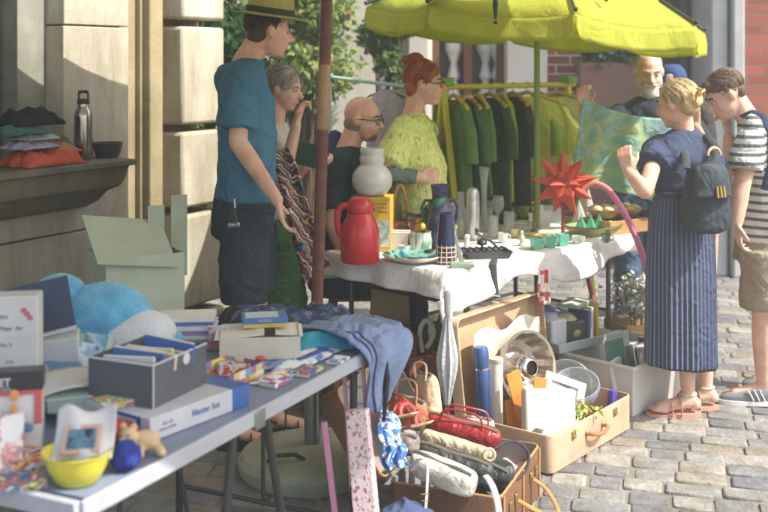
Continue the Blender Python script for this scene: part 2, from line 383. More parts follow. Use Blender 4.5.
# window box with plants
t=thing('window_planter','brown wooden planter with small leafy plants in front of the brick pier','planter',(bx(603)-.02,HB-.28,1.32))
mb=MB(); mb.box((0,0,.19),(.5,.22,.38)); mb.build('planter_box',M((122,84,70),.6),t,bevel=.008)
mb=MB(); mb.box((0,-.0,-.66),(.42,.18,1.31)); mb.build('stand',M((96,66,56),.6),t,bevel=.005)
# ---------------------------------------------------------------- foliage
def leaf(mb,p,size,dirv=None,nm=4):
    d=Vc((R.gauss(0,1),R.gauss(0,1),R.gauss(-.4,.8))).normalized() if dirv is None else dirv
    u=d.cross(Vc((R.gauss(0,1),R.gauss(0,1),R.gauss(0,1)))).normalized(); n=d.cross(u)
    L=size*R.uniform(.6,1.3); W=L*.34
    mb.m=min(nm-1,int(abs(R.gauss(0,.33))*nm)); 
    a=p;b=p+d*L*.5+u*W+n*W*.3;c=p+d*L-n*L*.12;e=p+d*L*.5-u*W+n*W*.3
    mb.add([a,b,c,e],[(0,1,2),(0,2,3)])
def lm(cols,tr=.5):
    return [pm('leaf_%d_%d_%d'%c,c,tuple(int(x*.75) for x in c),sc_=9,rough=.55,transl=tr,spec=.35) for c in cols]
def bush(name,label,cat,base,h,rx_,ry_,n,size,cols,group=None,low=.15,clumps=26,lean=(0,0)):
    t=thing(name,label,cat,base,group=group); st=MB(); lf=MB()
    for k in range(clumps):
        a=R.uniform(0,2*PI); rr=R.random()**.6; z=h*(low+(1-low)*R.random()**.8); tap=1-.35*(z/h)**2
        c=Vc((cos(a)*rr*rx_*tap+lean[0]*z,sin(a)*rr*ry_*tap+lean[1]*z,z)); cr=R.uniform(.10,.26)*min(1,rx_*2.2)
        q=Vc((cos(a)*.03,sin(a)*.03,0)); pts=[q.lerp(c,i/5)+Vc((R.uniform(-.03,.03),R.uniform(-.03,.03),0))*(i>0) for i in range(6)]
        st.tube(pts,[.016-.0024*i for i in range(6)],5)
        for i in range(n//clumps):
            v=Vc((R.gauss(0,1),R.gauss(0,1),R.gauss(0,.9))); v=v.normalized()*cr*R.random()**.35
            leaf(lf,c+v,size,nm=len(cols))
    st.build('stem',M((92,74,52),.8),t); lf.build('foliage',lm(cols),t,smooth=False); return t
bush('laurel_shrub','dark green large leaved shrub behind the man in the straw hat','shrub',(-1.32,7.9,0),2.9,.48,.38,5200,.12,[(66,118,56),(50,96,48),(96,150,70),(150,190,110)])
bush('flowering_shrub','tall sunlit shrub with small yellow green leaves left of the brown pole','shrub',(-.66,8.7,0),3.1,.46,.34,11000,.075,[(160,190,86),(124,160,76),(206,214,120),(230,214,130),(170,130,84)],low=.38,clumps=52)
bush('courtyard_shrub','leafy shrub between the two green stall parasols and the pale wall','shrub',(.05,9.15,0),2.7,.26,.18,4600,.065,[(110,146,66),(90,124,60),(186,196,110)],low=.2,clumps=20)
t=t0=bpy.data.objects['window_planter']; lf=MB()
for i in range(260): leaf(lf,Vc((R.uniform(-.24,.24),R.uniform(-.1,.1),.38+abs(R.gauss(0,.05)))),.08,nm=3)
lf.build('plant',lm([(90,110,60),(50,60,50),(190,190,180)],.2),t0,smooth=False)
# hanging ivy in front of bright gap
# ---------------------------------------------------------------- brown pole umbrella
PB=Vc(((312-384)/239,F/239,0))
t=thing('stall_umbrella','market umbrella with unseen cream canopy enlarged for shade, on a brown wooden pole in a round concrete foot','umbrella',PB)
mb=MB(); mb.lathe([(.0,0),(.29,0),(.305,.02),(.31,.06),(.29,.085),(.20,.10),(.09,.115),(.0,.12)],seg=40); base=mb.build('concrete_foot',pm('weathered_concrete',(168,172,146),(138,146,118),sc_=6,rough=.85,bump=.3,dirt=.5),t)
mb=MB(); mb.tube([(-.17,-.16,.095),(-.13,-.17,.125),(-.06,-.17,.13),(-.02,-.16,.105)],.009,8); mb.build('carry_handle',blackm,base)
mb=MB(); mb.tube([(0,0,.1),(0,0,.46)],.033,20); mb.build('sleeve',metal,t)
tp=Vc((.085,0,2.72))
def pp(z): return Vc((.002,0,.1)).lerp(tp,(z-.1)/2.52)
brownpole=pm('varnished_pole',(112,62,48),(84,44,34),sc_=6,rough=.35,stretch=(1,1,5))
mb=MB(); mb.tube([pp(.3),pp(1.38)],.025,16); mb.tube([pp(1.64),pp(2.62)],.0245,16); mb.build('pole',brownpole,t)
mb=MB(); mb.tube([pp(1.38),pp(1.64)],.0262,16); mb.build('sunlit_pole_section',pm('sunlit_pole_wood',(176,138,96),(150,112,76),rough=.4),t)  # pole section between joints, wood colour lightened to stand in for sunlight
cz=2.30; n=8; rad=2.15; cc=Vc((-.05,-.90,0)); top=Vc((cc.x+.05,cc.y+.5,2.9))  # canopy out of view, widened and shifted off the pole to cast shade
rim=[Vc((cc.x+rad*cos(2*PI*k/n+.2),cc.y+rad*sin(2*PI*k/n+.2),cz)) for k in range(n)]
canv=pm('cream_canvas',(222,214,186),(212,204,172),rough=.9,transl=.5,fold=.2)
mb=MB()
def canopy(mb,rim,top,nseg=8,sag=.05):
    k=len(rim)
    for i in range(k):
        a,b=rim[i],rim[(i+1)%k]
        def fn(u,v): 
            e=a.lerp(b,v); p=top.lerp(e,u); p=Vc(p); p.z-=sag*4*v*(1-v)*u; q=e-top
            e2=(1-sag*1.2*4*v*(1-v)*u); return Vc((top.x+(p.x-top.x)*e2,top.y+(p.y-top.y)*e2,p.z))
        mb.grid(fn,nseg,nseg)
canopy(mb,rim,top); mb.build('canopy',canv,t,solid=.003)
mb=MB()
for p in rim: mb.tube([top-Vc((0,0,.03)),p-Vc((0,0,.02))],.009,6); mb.tube([pp(2.2),top.lerp(p,.42)-Vc((0,0,.03))],.008,6)
mb.build('rib',brownpole,t)
# ---------------------------------------------------------------- green parasol
GP=V(537,232,176); gx,gy=GP.x,GP.y
t=thing('green_parasol','lime green octagonal parasol with hanging valance over the clothes rail','parasol',(gx,gy,0))
gm=pm('lime_canvas',(212,216,66),(200,208,56),sc_=3,rough=.8,transl=.52,fold=.4,fs=7,bump=.3,bs=300)
gr=.97; rim=[]
for k in range(8):
    a=math.radians(-177+45*k); dx,dy=gr*cos(a),gr*sin(a); rim.append(Vc((dx,dy,1.945-.075*dx)))
top=Vc((.04,0,2.50)); mb=MB(); canopy(mb,rim,top,sag=.035); cn=mb.build('canopy',gm,t,solid=.002)
for i in range(8):
    a,b=rim[i],rim[(i+1)%8]; mb=MB()
    def fn(u,v,a=a,b=b,i=i):
        p=a.lerp(b,v); c=1-.035*1.2*4*v*(1-v); p=Vc((top.x+(p.x-top.x)*c,top.y+(p.y-top.y)*c,p.z-.035*4*v*(1-v)))
        o=Vc((p.x,p.y,0)).normalized(); wv=sin(v*26+i)*.006*u+sin(v*9+i*2)*.008*u
        hh=.115*min(1,((min(v,1-v))/.07+.55))
        return p+o*(wv+.012*u)-Vc((0,0,hh*u))
    mb.grid(fn,5,40); mb.build('valance',gm,cn,solid=.0015)
mb=MB()
gpole=pm('green_pole',(120,150,60),(104,134,54),rough=.4)
mb.tube([(0,0,.05),(.0,0,2.5)],.017,12); mb.build('pole',gpole,t)
mb=MB()
for p in rim: mb.tube([top-Vc((0,0,.03)),p-Vc((0,0,.015))],.006,6); mb.tube([(0,0,2.0),top.lerp(p,.5)-Vc((0,0,.03))],.005,6)
mb.build('rib',gpole,t)
for p in rim[:5]:
    mb=MB(); q=p*1.002; mb.sph((q.x,q.y,q.z+.02),.012,8); mb.tube([top.lerp(p,.78)+Vc((0,0,.012)),(q.x,q.y,q.z+.012)],.007,6); mb.build('rib_pocket',M((60,64,40),.7),t)
mb=MB(); a,b=rim[1],rim[2]; q=a.lerp(b,.46)*.99; mb.tube([(q.x,q.y-.03,q.z+.1),(q.x,q.y-.035,q.z+.04),(q.x,q.y-.04,q.z-.03)],[.008,.014,.005],8); mb.sph((q.x,q.y-.04,q.z-.045),.01,8); mb.build('tie',M((50,54,30),.7),t)
mb=MB(); a,b=rim[2],rim[3]; q=top.lerp(a.lerp(b,.35),.8); mb.tube([(q.x,q.y-.02,q.z+.03),(q.x+.01,q.y-.05,q.z-.02)],[.006,.01],8); mb.build('tie',M((50,54,30),.7),t)
mb=MB(); mb.lathe([(.2,0),(.2,.05),(.05,.07),(.03,.3)],seg=24); mb.build('foot',M((90,100,70),.7),t)
# ---------------------------------------------------------------- people
def hand(mb,w,d,pn,curl=.5,k=1.0,thumb=1,spread=.12):
    """w wrist, d hand direction, pn palm normal (side the fingers curl to), thumb: +1/-1 side"""
    d=Vc(d).normalized(); pn=Vc(pn); pn=(pn-d*pn.dot(d)).normalized(); sd=d.cross(pn)*thumb
    K=.0105*k
    for q in (-.028,-.01,.01,.028): mb.cap(w+d*.008+sd*q*.6*k,w+d*.082*k+sd*q*k,.014*k,.0115*k,8)
    for i,(q,l) in enumerate(((.031,.066),(.0105,.074),(-.0105,.069),(-.031,.054))):
        p=w+d*.084*k+sd*q*k; r=.0088*k; dd=d+sd*q*spread*10*.3
        a=0
        for j,fr in enumerate((.45,.32,.26)):
            a+=curl*(.45+.5*j)*(1+.08*i)
            v=(dd.normalized()*cos(a)+pn*sin(a)).normalized(); e=p+v*l*fr*k*1.15; mb.cap(p,e,r,r*.9,7); p=e; r*=.92
    p=w+d*.022*k+sd*.026*k; v=(d*.75+sd*.65+pn*.35).normalized(); e=p+v*.042*k; mb.cap(p,e,.013*k,.0105*k,7)
    v2=(d*.9+sd*.15+pn*.45).normalized(); mb.cap(e,e+v2*.032*k,.0102*k,.0085*k,7)
def head(mb,c,f,up=(0,0,1),k=1.0,nose=1.0,ears=1,jaw=1.0):
    f=Vc(f).normalized(); u=Vc(up); u=(u-f*u.dot(f)).normalized(); r=f.cross(u)
    B=Matrix((r,f,u)).transposed().to_4x4()
    def E(a,b,cc,rr): mb.sph(c+(r*a+f*b+u*cc)*k,[x*k for x in rr],16,B)
    E(0,-.012,.028,(.074,.094,.088)); E(0,.02,-.03,(.062,.072,.078)); E(0,.034,-.072,(.046*jaw,.048,.04)); E(0,.062,-.092,(.022,.02,.018))
    E(0,.066,.022,(.054,.022,.014)); E(.03,.058,-.03,(.024,.022,.024)); E(-.03,.058,-.03,(.024,.022,.024))
    mb.cap(c+(f*.084+u*.008)*k,c+(f*.108-u*.026)*k,.0085*k*nose,.0135*k*nose,8)
    E(.011,.098,-.032,(.008,.009,.007)); E(-.011,.098,-.032,(.008,.009,.007))
    E(0,.086,-.054,(.022,.011,.006)); E(0,.084,-.064,(.019,.011,.007))
    if ears:
        for s in (-1,1): E(s*.074,-.008,-.004,(.011,.018,.030)); E(s*.07,0,-.004,(.012,.012,.02))
    return f,u,r
def headbits(t,c,f,u,r,k,hair=None,glasses=None,hk=1.0,beard=None,brow=(70,50,36)):
    B=Matrix((r,f,u)).transposed().to_4x4()
    def P(a,b,cc): return c+(r*a+f*b+u*cc)*k
    for s in (-1,1):
        mb=MB(); mb.sph(P(s*.031,.079,.004),[x*k for x in (.012,.007,.0065)],12,B); mb.build('eye',M((196,190,180),.3),t,world=True)
        mb=MB(); mb.sph(P(s*.031,.0855,.004),[x*k for x in (.0055,.003,.0055)],10,B); mb.build('iris',M((44,36,30),.2),t,world=True)
        mb=MB(); mb.tube([P(s*.014,.088,.022),P(s*.032,.086,.029),P(s*.05,.072,.023)],[.004*k,.0048*k,.003*k],6); mb.build('eyebrow',M(brow,.9),t,world=True)
    if glasses:
        mb=MB()
        for s in (-1,1):
            pts=[P(s*(.032+.024*cos(a)),.098-.006*abs(cos(a)),.0+.016*sin(a)) for a in [2*PI*i/14 for i in range(14)]]
            mb.tube(pts,.0024*k,5,closed=True)
            mb.tube([P(s*.056,.09,.004),P(s*.078,.03,.006),P(s*.082,-.01,.002)],.0026*k,5)
        mb.tube([P(-.009,.1,.004),P(0,.104,.007),P(.009,.1,.004)],.0024*k,5); mb.build('glasses',M(glasses,.3),t,world=True)
def hairmat(c,c2): return pm('hair',c,c2,sc_=30,rough=.5,bump=.6,bs=160,stretch=(1,1,.35))
def body(t,mb,mat=None,vox=.0068,name='body'):
    return mb.build(name,mat or skin,t,world=True,remesh=vox,sm=3)
def limb(mb,a,b,c,ra,rb,rc):
    a=a.lerp(b,.22); mb.cap(a,b,ra*.92,rb,14); m_=b.lerp(c,.3); mb.cap(b,m_,rb*.98,rb,14); mb.cap(m_,c,rb,rc,14)
def leg(mb,h,k_,a,toe,ra=.078,rk=.052,ran=.033,foot=True):
    mb.cap(h,k_,ra,rk,14); cal=k_.lerp(a,.35)+Vc((0,0,0)); mb.cap(k_,cal,rk,rk*.98,14); mb.cap(cal,a,rk*.98,ran,14)
    if foot:
        d=(toe-a); d.z=0; d.normalize(); heel=a-d*.035; heel.z=toe.z+.012
        mb.cap(heel+Vc((0,0,.012)),a+Vc((0,0,-.0)),.030,.034,10); mb.cap(a+Vc((0,0,-.02)),toe-d*.06+Vc((0,0,.012)),.034,.026,10)
        s=Vc((-d.y,d.x,0))
        for i,q in enumerate((-.028,-.013,0,.012,.023)): mb.cap(toe-d*(.075)+s*q*.9,toe-d*(abs(q+.02)*.35+.008)+s*q,.017,.010-.0004*i,7)
def strands(t,hc,hf,hu,hr,cols,n=260,k=1.0,back=(.022,.036),rad=(.085,.1,.088),down=.05,top=-.2):
    mb=MB()
    for i in range(n):
        v=Vc((R.gauss(0,1),R.gauss(-.35,1),R.gauss(.5,.8))).normalized()
        if v.y>.55 and v.z<.55: continue
        if v.z<top: continue
        c=hc-hf*back[0]+hu*back[1]; mb.m=R.randrange(len(cols)); pts=[]
        sx=R.gauss(0,.12)
        for j in range(4):
            w=Vc((v.x+sx*j*.25,v.y-.16*j*(1 if v.z>.4 else .3),v.z-.22*j)).normalized(); e=1.01+.012*sin(j)+R.uniform(0,.012)
            pts.append(c+(hr*w.x*rad[0]+hf*w.y*rad[1]+hu*w.z*rad[2])*e*k)
        mb.tube(pts,[.0016,.0022,.0018,.0006],4)
    mb.build('hair_strands',[hairmat(c_,tuple(int(x*.75) for x in c_)) for c_ in cols],t,world=True)
def garment(t,mb,mat,name,vox=.011,sm=5,**k): return mb.build(name,mat,t,world=True,remesh=vox,sm=sm,disp=k.get('disp',.027),ds=k.get('ds',.1))
X=Vc((1,0,0));Y=Vc((0,1,0));Z=Vc((0,0,1))
# 1 -- man in straw hat
s=215; f=Vc((.95,.31,0)).normalized(); r=Vc((.31,-.95,0)).normalized()
t=thing('person','tall man in straw hat, blue t-shirt and dark shorts with keys on his belt','person',V(255,430,s)*1)
t.location.z=0
hc=V(269,31,s); nb=V(246,62,s); sn=V(242,79,222); sf=sn-r*.36
cx=V(246,110,s)
body_=MB(); hf,hu,hr=head(body_,hc,(.93,.34,-.12),k=1.06)
body_.cap(nb,hc-hf*.03-Z*.02,.064,.055,14); body_.cap(sn-Z*.03,sf-Z*.03,.03,.03)
en=V(238,142,224); wn=V(277,200,226); limb(body_,sn,en,wn,.050,.043,.029); hand(body_,wn,(.25,.1,-1),(1,.1,0),.35,1.05,thumb=-1)
ef=V(262,145,203); wf=V(285,198,206); limb(body_,sf,ef,wf,.05,.042,.03); hand(body_,wf,(.2,0,-1),(1,0,0),.4)
hn=V(246,228,219); hfh=V(252,228,207)
kn=V(243,318,221); kf=V(254,318,211); an=V(230,425,226); af=V(276,411,219)
toen=an+Vc((.20,-.02,-.075)); toen.z=.035; toef=af+Vc((.2,.02,0)); toef.z=.035; an.z=.10; af.z=.10
leg(body_,hn,kn,an,toen,.09,.062,.038); leg(body_,hfh,kf,af,toef,.09,.062,.038)
b=body(t,body_); headbits(t,hc,hf,hu,hr,1.06)
mb=MB()
for (px,py,w_,d_,ss) in ((246,64,.07,.07,s),(244,72,.15,.085,s),(243,82,.195,.105,s),(245,105,.20,.13,s),(246,140,.19,.135,s),(246,170,.18,.135,s),(246,199,.185,.142,s)):
    mb.loft([],0,False) if False else None
rings=[(V(px,py,s),r*w_,f*d_) for (px,py,w_,d_) in ((250,57,.064,.062),(247,64,.12,.08),(243,74,.18,.10),(246,104,.20,.13),(247,140,.19,.133),(246,172,.185,.135),(245,200,.19,.143))]
mb.loft(rings,28); 
def sleeve(mb,a,b,ra,rb,seg=20):
    d=(b-a).normalized(); q=d.orthogonal().normalized(); q2=d.cross(q); c=b
    mb.sph(a,ra*.92,16); mb.sph(a-Z*.01,ra*.9,16)
    mb.loft([(a-d*.03,q*ra*.8,q2*ra*.8),(a+d*.03,q*ra,q2*ra),(a.lerp(b,.6),q*(ra+rb)/2,q2*(ra+rb)/2),(b,q*rb,q2*rb)],seg)
sleeve(mb,sn+Vc((0,.02,0)),sn.lerp(en,.80),.075,.080); sleeve(mb,sf,sf.lerp(ef,.8),.075,.08)
garment(t,mb,fab((66,124,156),c2=(54,108,142),sc_=3,fold=.9),'t_shirt')
mb=MB(); mb.loft([(V(245,194,s),r*.18,f*.138),(V(243,212,s),r*.185,f*.145),(V(243,236,s),r*.18,f*.145)],28)
for h_,k_ in ((hn,kn),(hfh,kf)): 
    a=h_+Z*.03; e=Vc((k_.x-.0,k_.y,V(0,296,s).z)); mb.loft([(a,X*.118,Y*.10),(a.lerp(e,.5),X*.114,Y*.10),(e,X*.106,Y*.095)],22)
garment(t,mb,fab((38,50,62),c2=(46,60,72),sc_=4,fold=.9),'shorts')
# hair + hat
mb=MB(); B=Matrix((hr,hf,hu)).transposed().to_4x4()
mb.sph(hc-hf*.022+hu*.034,(.083,.098,.088),20,B); mb.sph(hc-hf*.055-hu*.015,(.07,.055,.062),16,B); mb.build('hair',hairmat((84,58,44),(60,42,32)),t,world=True,remesh=.008,sm=3)
strands(t,hc,hf,hu,hr,[(92,66,50),(60,42,32)],200,top=-.6)
mb=MB(); hp=hc+hu*.075-hf*.005; Bh=Matrix.Rotation(math.radians(4),4,hf)@B
prof=[(.0,.125),(.05,.127),(.085,.118),(.095,.10),(.102,.04),(.106,.0),(.15,-.008),(.172,-.004),(.174,.0),(.15,-.002),(.108,.006)]
mb.lathe(prof,hp,32,Bh,sx=.9,sy=1.08); hat=mb.build('straw_hat',pm('straw',(184,176,88),(160,152,74),sc_=30,rough=.8,bump=.6,bs=180),t,world=True)
mb=MB(); mb.lathe([(.1075,.004),(.1085,.004),(.1055,.034),(.1045,.034)],hp,32,Bh,sx=.9,sy=1.08); mb.build('hat_band',M((58,62,44),.8),hat,world=True)
# keys
mb=MB(); kp=V(234,201,s*1.055)
mb.tube([kp+Vc((0,0,.01)),kp+Vc((.005,-.01,-.03))],.006,6)
for i in range(5):
    a=R.uniform(-.5,.5); q=kp+Vc((.003*i-.006,-.012,-.035)); e=q+Vc((sin(a)*.06,-.005,-cos(a)*.07)); mb.tube([q,e],.0055,6,flat=.4); mb.sph(e,(.011,.004,.012),8)
mb.build('keys',metal,t,world=True)
for (a,toe) in ((an,toen),(af,toef)):
    mb=MB(); d=(toe-a);d.z=0;d.normalize(); sd=Vc((-d.y,d.x,0)); mid=a+d*.075; mid.z=.014
    mb.loft([(mid+Z*z,d*.145,sd*.052) for z in (-.013,.0,.009)],24,power=.8); so_=mb.build('sandal',M((52,50,48),.7),t,world=True)
    for dd,hh in ((.10,.058),(.045,.085),(.14,.045)):
        mb=MB(); c=a+d*dd; mb.tube([Vc((c.x,c.y,.015))+sd*.05*cos(q)+Z*hh*sin(q)*1.0 for q in [PI*i/8 for i in range(9)]],.011,6,flat=.35); mb.build('strap',blackm,so_,world=True)
    mb=MB(); mb.tube([Vc((a.x,a.y,.075))+sd*.045-d*0,Vc((a.x,a.y,.09))-d*.055,Vc((a.x,a.y,.075))-sd*.045],.008,6); mb.build('strap',blackm,so_,world=True)
# 2 -- grey haired woman with book
s=194; f=Vc((.93,-.2,0)).normalized(); r=f.cross(Z)
t=thing('person','grey haired woman in green trousers holding a dark green book','person',(V(285,0,s).x,F/s,0))
hc=V(284,88,s); mb=MB(); hf,hu,hr=head(mb,hc,(.93,-.3,-.22),k=.98); nb=V(275,124,s)
mb.cap(nb,hc-hf*.03-Z*.03,.052,.046); sn=V(271,136,200); sf=sn-r*.3
en=V(284,178,204); wn=V(296,126,206); limb(mb,sn,en,wn,.045,.038,.026); hand(mb,wn,(.25,0,1),(1,-.3,0),.5,.92,thumb=-1)
ef=V(290,180,192); wf=V(306,166,198); limb(mb,sf,ef,wf,.045,.038,.026); hand(mb,wf,(1,-.15,.15),(0,.4,1),.5,.95,thumb=-1)
ah=V(274,0,s); kk=[]
for o in (-.09,.09):
    h_=Vc((ah.x,ah.y+o,.88)); k_=Vc((ah.x+.06,ah.y+o,.48)); a_=Vc((ah.x+.05,ah.y+o,.10)); leg(mb,h_,k_,a_,Vc((ah.x+.24,ah.y+o-.02,.035))); kk.append((h_,k_,a_))
body(t,mb); headbits(t,hc,hf,hu,hr,.98,brow=(140,130,120))
B=Matrix((hr,hf,hu)).transposed().to_4x4()
mb=MB(); mb.sph(hc-hf*.02+hu*.034,(.084,.098,.086),20,B); mb.sph(hc-hf*.06-hu*.01,(.066,.05,.06),16,B); mb.build('hair',hairmat((158,152,134),(126,120,104)),t,world=True,remesh=.008,sm=3)
strands(t,hc,hf,hu,hr,[(176,170,154),(120,114,100),(150,144,128)],300)
mb=MB(); mb.loft([(V(275,122,s),r*.06,f*.055),(V(273,130,s),r*.15,f*.08),(V(275,150,s),r*.18,f*.11),(V(276,190,s),r*.17,f*.13),(V(276,215,s),r*.19,f*.14)],26)
sleeve(mb,sn,sn.lerp(en,.55),.06,.065); garment(t,mb,fab((196,188,176),fold=.7),'blouse')
mb=MB(); mb.loft([(Vc((ah.x,ah.y,1.04)),r*.16,f*.125),(Vc((ah.x+.01,ah.y,.85)),r*.19,f*.16),(Vc((ah.x+.03,ah.y,.76)),r*.18,f*.15)],26)
for h_,k_,a_ in kk: mb.loft([(h_,X*.135,Y*.10),(k_+X*-.01,X*.115,Y*.09),(a_+Z*.03,X*.08,Y*.075)],22)
garment(t,mb,fab((66,112,58),c2=(54,96,48),sc_=3,fold=1),'trousers')
sash=stripes('sash',[(176,60,70),(40,44,50),(60,120,150),(206,160,80),(36,60,56),(190,110,120),(230,220,200),(40,80,60)],9,'DIAGONAL',dist=5,fold=.5)
pts=[V(280,150,206),V(290,180,210),V(299,215,210),V(309,245,209),V(317,274,208)]
def fn(u,v):
    i=min(3,int(u*4)); q=pts[i].lerp(pts[i+1],u*4-i); wd=.05+.03*u; return q+Vc((wd*(v-.5)*2*.8,-.02*sin(v*7)-.01,wd*(v-.5)*.9+.01*sin(u*16+v*5)))
mb=MB(); mb.grid(fn,30,10); mb.build('sash',sash,t,world=True,solid=.006)
bk=thing('book','dark green covered book held open by the grey haired woman','book',V(310,157,205))
mb=MB(); A=RZ(-14)@RY(12); mb.box((-.03,-.02,0.012),(.15,.012,.115),Mx=A); mb.build('cover',M((36,78,56),.5),bk,bevel=.002)
mb=MB(); mb.box((-.028,-.011,0.012),(.14,.006,.106),Mx=A); mb.build('pages',M((220,214,196),.8),bk)
# 3 -- bald man seated
s=186; f=Vc((.93,-.3,0)).normalized(); r=f.cross(Z)
t=thing('person','bald man with dark glasses and beard in a dark green t-shirt, sitting','person',(V(345,0,s).x,F/s,0))
hc=V(363,119,s); mb=MB(); hf,hu,hr=head(mb,hc,(.93,-.3,-.12),k=1.05,jaw=1.1); nb=V(347,150,s)
mb.cap(nb,hc-hf*.03-Z*.03,.062,.058); sn=V(341,164,194); sf=sn-r*.38
en=V(332,222,196); wn=V(350,268,196); limb(mb,sn,en,wn,.05,.043,.03); hand(mb,wn,(1,-.1,-.1),(0,0,-1),.4,1)
ef=V(356,232,180); wf=V(372,262,184); limb(mb,sf,ef,wf,.05,.043,.03); hand(mb,wf,(1,-.2,0),(0,0,-1),.4,1)
hip=Vc((V(338,0,s).x,F/s+.05,.55)); kk=[]
for o in (-.10,.12):
    h_=hip+Vc((0,o,0)); k_=h_+Vc((.40,o*.4,.0)); a_=Vc((k_.x+.02,k_.y,.10)); leg(mb,h_,k_,a_,Vc((a_.x+.19,a_.y,.035))); kk.append((h_,k_,a_))
body(t,mb); headbits(t,hc,hf,hu,hr,1.05,glasses=(40,36,34))
B=Matrix((hr,hf,hu)).transposed().to_4x4()
mb=MB(); mb.sph(hc-hf*.03-hu*.03,(.080,.075,.06),16,B); mb.build('hair',hairmat((150,120,100),(130,100,84)),t,world=True,remesh=.008,sm=3)
mb=MB(); mb.sph(hc+hf*.038-hu*.08,(.05,.052,.036),16,B); mb.sph(hc+hf*.074-hu*.082,(.026,.02,.022),12,B); mb.build('beard',hairmat((140,112,92),(120,92,76)),t,world=True,remesh=.008,sm=3)
mb=MB(); mb.loft([(V(349,146,s),r*.065,f*.06),(V(346,154,s),r*.15,f*.09),(V(345,168,s),r*.2,f*.115),(V(344,200,s),r*.2,f*.14),(V(341,240,s),r*.19,f*.15),(V(339,265,s),r*.19,f*.16)],28)
sleeve(mb,sn+Y*.02,sn.lerp(en,.8),.072,.08); sleeve(mb,sf,sf.lerp(ef,.8),.072,.08); garment(t,mb,fab((40,62,66),c2=(34,52,56),fold=.9),'t_shirt')
mb=MB()
for h_,k_,a_ in kk: mb.cap(h_-X*.06,k_,.10,.08,16); mb.loft([(k_,X*.08,Y*.08),(a_,X*.065,Y*.065)],20)
garment(t,mb,fab((58,74,92),fold=.8),'jeans')
# 4 -- red haired woman
s=183; f=Vc((.97,-.2,0)).normalized(); r=f.cross(Z)
t=thing('person','red haired woman with hair in a bun and sunglasses in a yellow green patterned blouse','person',(V(412,0,s).x,F/s,0))
hc=V(425,83,s); mb=MB(); hf,hu,hr=head(mb,hc,(.97,-.22,-.05),k=1.05); nb=V(412,117,s)
mb.cap(nb,hc-hf*.03-Z*.03,.056,.05); sn=V(404,130,187); sf=sn-r*.34
en=V(385,172,192); wn=V(420,178,192); limb(mb,sn,en,wn,.048,.042,.029); hand(mb,wn,(.9,.35,.1),(.2,1,0),.9,.98,thumb=1)
ef=V(440,140,172); wf=V(456,112,174); limb(mb,sf,ef,wf,.046,.038,.027); hand(mb,wf,(.5,0,1),(1,0,0),.7,.95)
for o in (-.09,.09):
    leg(mb,Vc((t.location.x,t.location.y+o,.85)),Vc((t.location.x+.02,t.location.y+o,.48)),Vc((t.location.x,t.location.y+o,.1)),Vc((t.location.x+.18,t.location.y+o,.035)))
w3=V(404,176,200); 
body(t,mb); headbits(t,hc,hf,hu,hr,1.03,glasses=(30,26,24),brow=(120,60,30))
B=Matrix((hr,hf,hu)).transposed().to_4x4()
red=hairmat((176,82,34),(132,54,24))
mb=MB(); mb.sph(hc-hf*.02+hu*.042,(.087,.102,.09),20,B); mb.sph(hc-hf*.062-hu*.02,(.072,.05,.075),16,B)
mb.sph(hc-hf*.06+hu*.125,(.05,.052,.042),14,B); mb.sph(hc-hf*.10+hu*.115,(.035,.035,.03),12,B)
for i in range(40):
    a=R.uniform(0,2*PI); q=hc-hf*.075+hu*.12+hf*cos(a)*.045+hr*sin(a)*.045; mb.tube([q,q+Vc((R.gauss(0,.02),R.gauss(0,.02),R.gauss(.012,.018)))],[.007,.003],5)
mb.build('hair',red,t,world=True,remesh=.007,sm=2)
strands(t,hc,hf,hu,hr,[(196,96,40),(150,64,26),(214,120,54)],360,rad=(.089,.104,.092),back=(.02,.042))
mb=MB(); mb.loft([(V(414,112,s),r*.058,f*.055),(V(411,121,s),r*.14,f*.09),(V(411,135,s),r*.19,f*.13),(V(415,165,s),r*.2,f*.175),(V(415,195,s),r*.19,f*.17),(V(413,235,s),r*.2,f*.17),(V(412,290,s),r*.22,f*.19)],28)
sleeve(mb,sn+Y*.02,sn.lerp(en,.9),.085,.10); sleeve(mb,sf,sf.lerp(ef,.5),.08,.08)
garment(t,mb,multi('blouse_print',[(232,230,92),(220,224,96),(190,206,96),(236,234,150),(222,226,100),(140,176,120)],44,fold=.8,stretch=(1.6,1.6,.5)),'blouse')
mb=MB(); mb.cap(en,wn.lerp(en,.2),.05,.04); garment(t,mb,fab((104,122,116)),'sleeve_cuff')
# 5 -- bearded man holding cloth
s=161; f=Vc((-.1,-1,0)).normalized(); r=f.cross(Z)
t=thing('person','grey bearded balding man in dark shirt and jeans holding up a cloth','person',(V(645,0,s).x,F/s,0))
hc=V(649,72,s); mb=MB(); hf,hu,hr=head(mb,hc,(-.06,-1,-.28),k=1.12,jaw=1.15,nose=1.15); nb=V(650,104,s)
mb.cap(nb,hc-hf*.03-Z*.03,.066,.058); sl_=V(620,115,s); sr_=V(684,114,s)
el=V(592,146,168); wl=V(584,108,178); limb(mb,sl_,el,wl,.05,.043,.03); hand(mb,wl,(-.1,-.1,1),(.3,-1,-.3),1.0,1.08,thumb=1)
er=V(704,150,168); wr=V(695,126,176); limb(mb,sr_,er,wr,.05,.044,.03); hand(mb,wr,(-.2,-.2,1),(-.3,-1,0),1.0,1.08,thumb=-1)
kk=[]
for o in (-.10,.09):
    h_=Vc((t.location.x+o,t.location.y,.88)); k_=Vc((t.location.x+o*1.1,t.location.y-.01,.48)); a_=Vc((t.location.x+o*1.1,t.location.y,.10)); leg(mb,h_,k_,a_,a_+Vc((0,-.2,-.065))); kk.append((h_,k_,a_))
body(t,mb); headbits(t,hc,hf,hu,hr,1.1,brow=(120,116,110))
B=Matrix((hr,hf,hu)).transposed().to_4x4()
mb=MB()
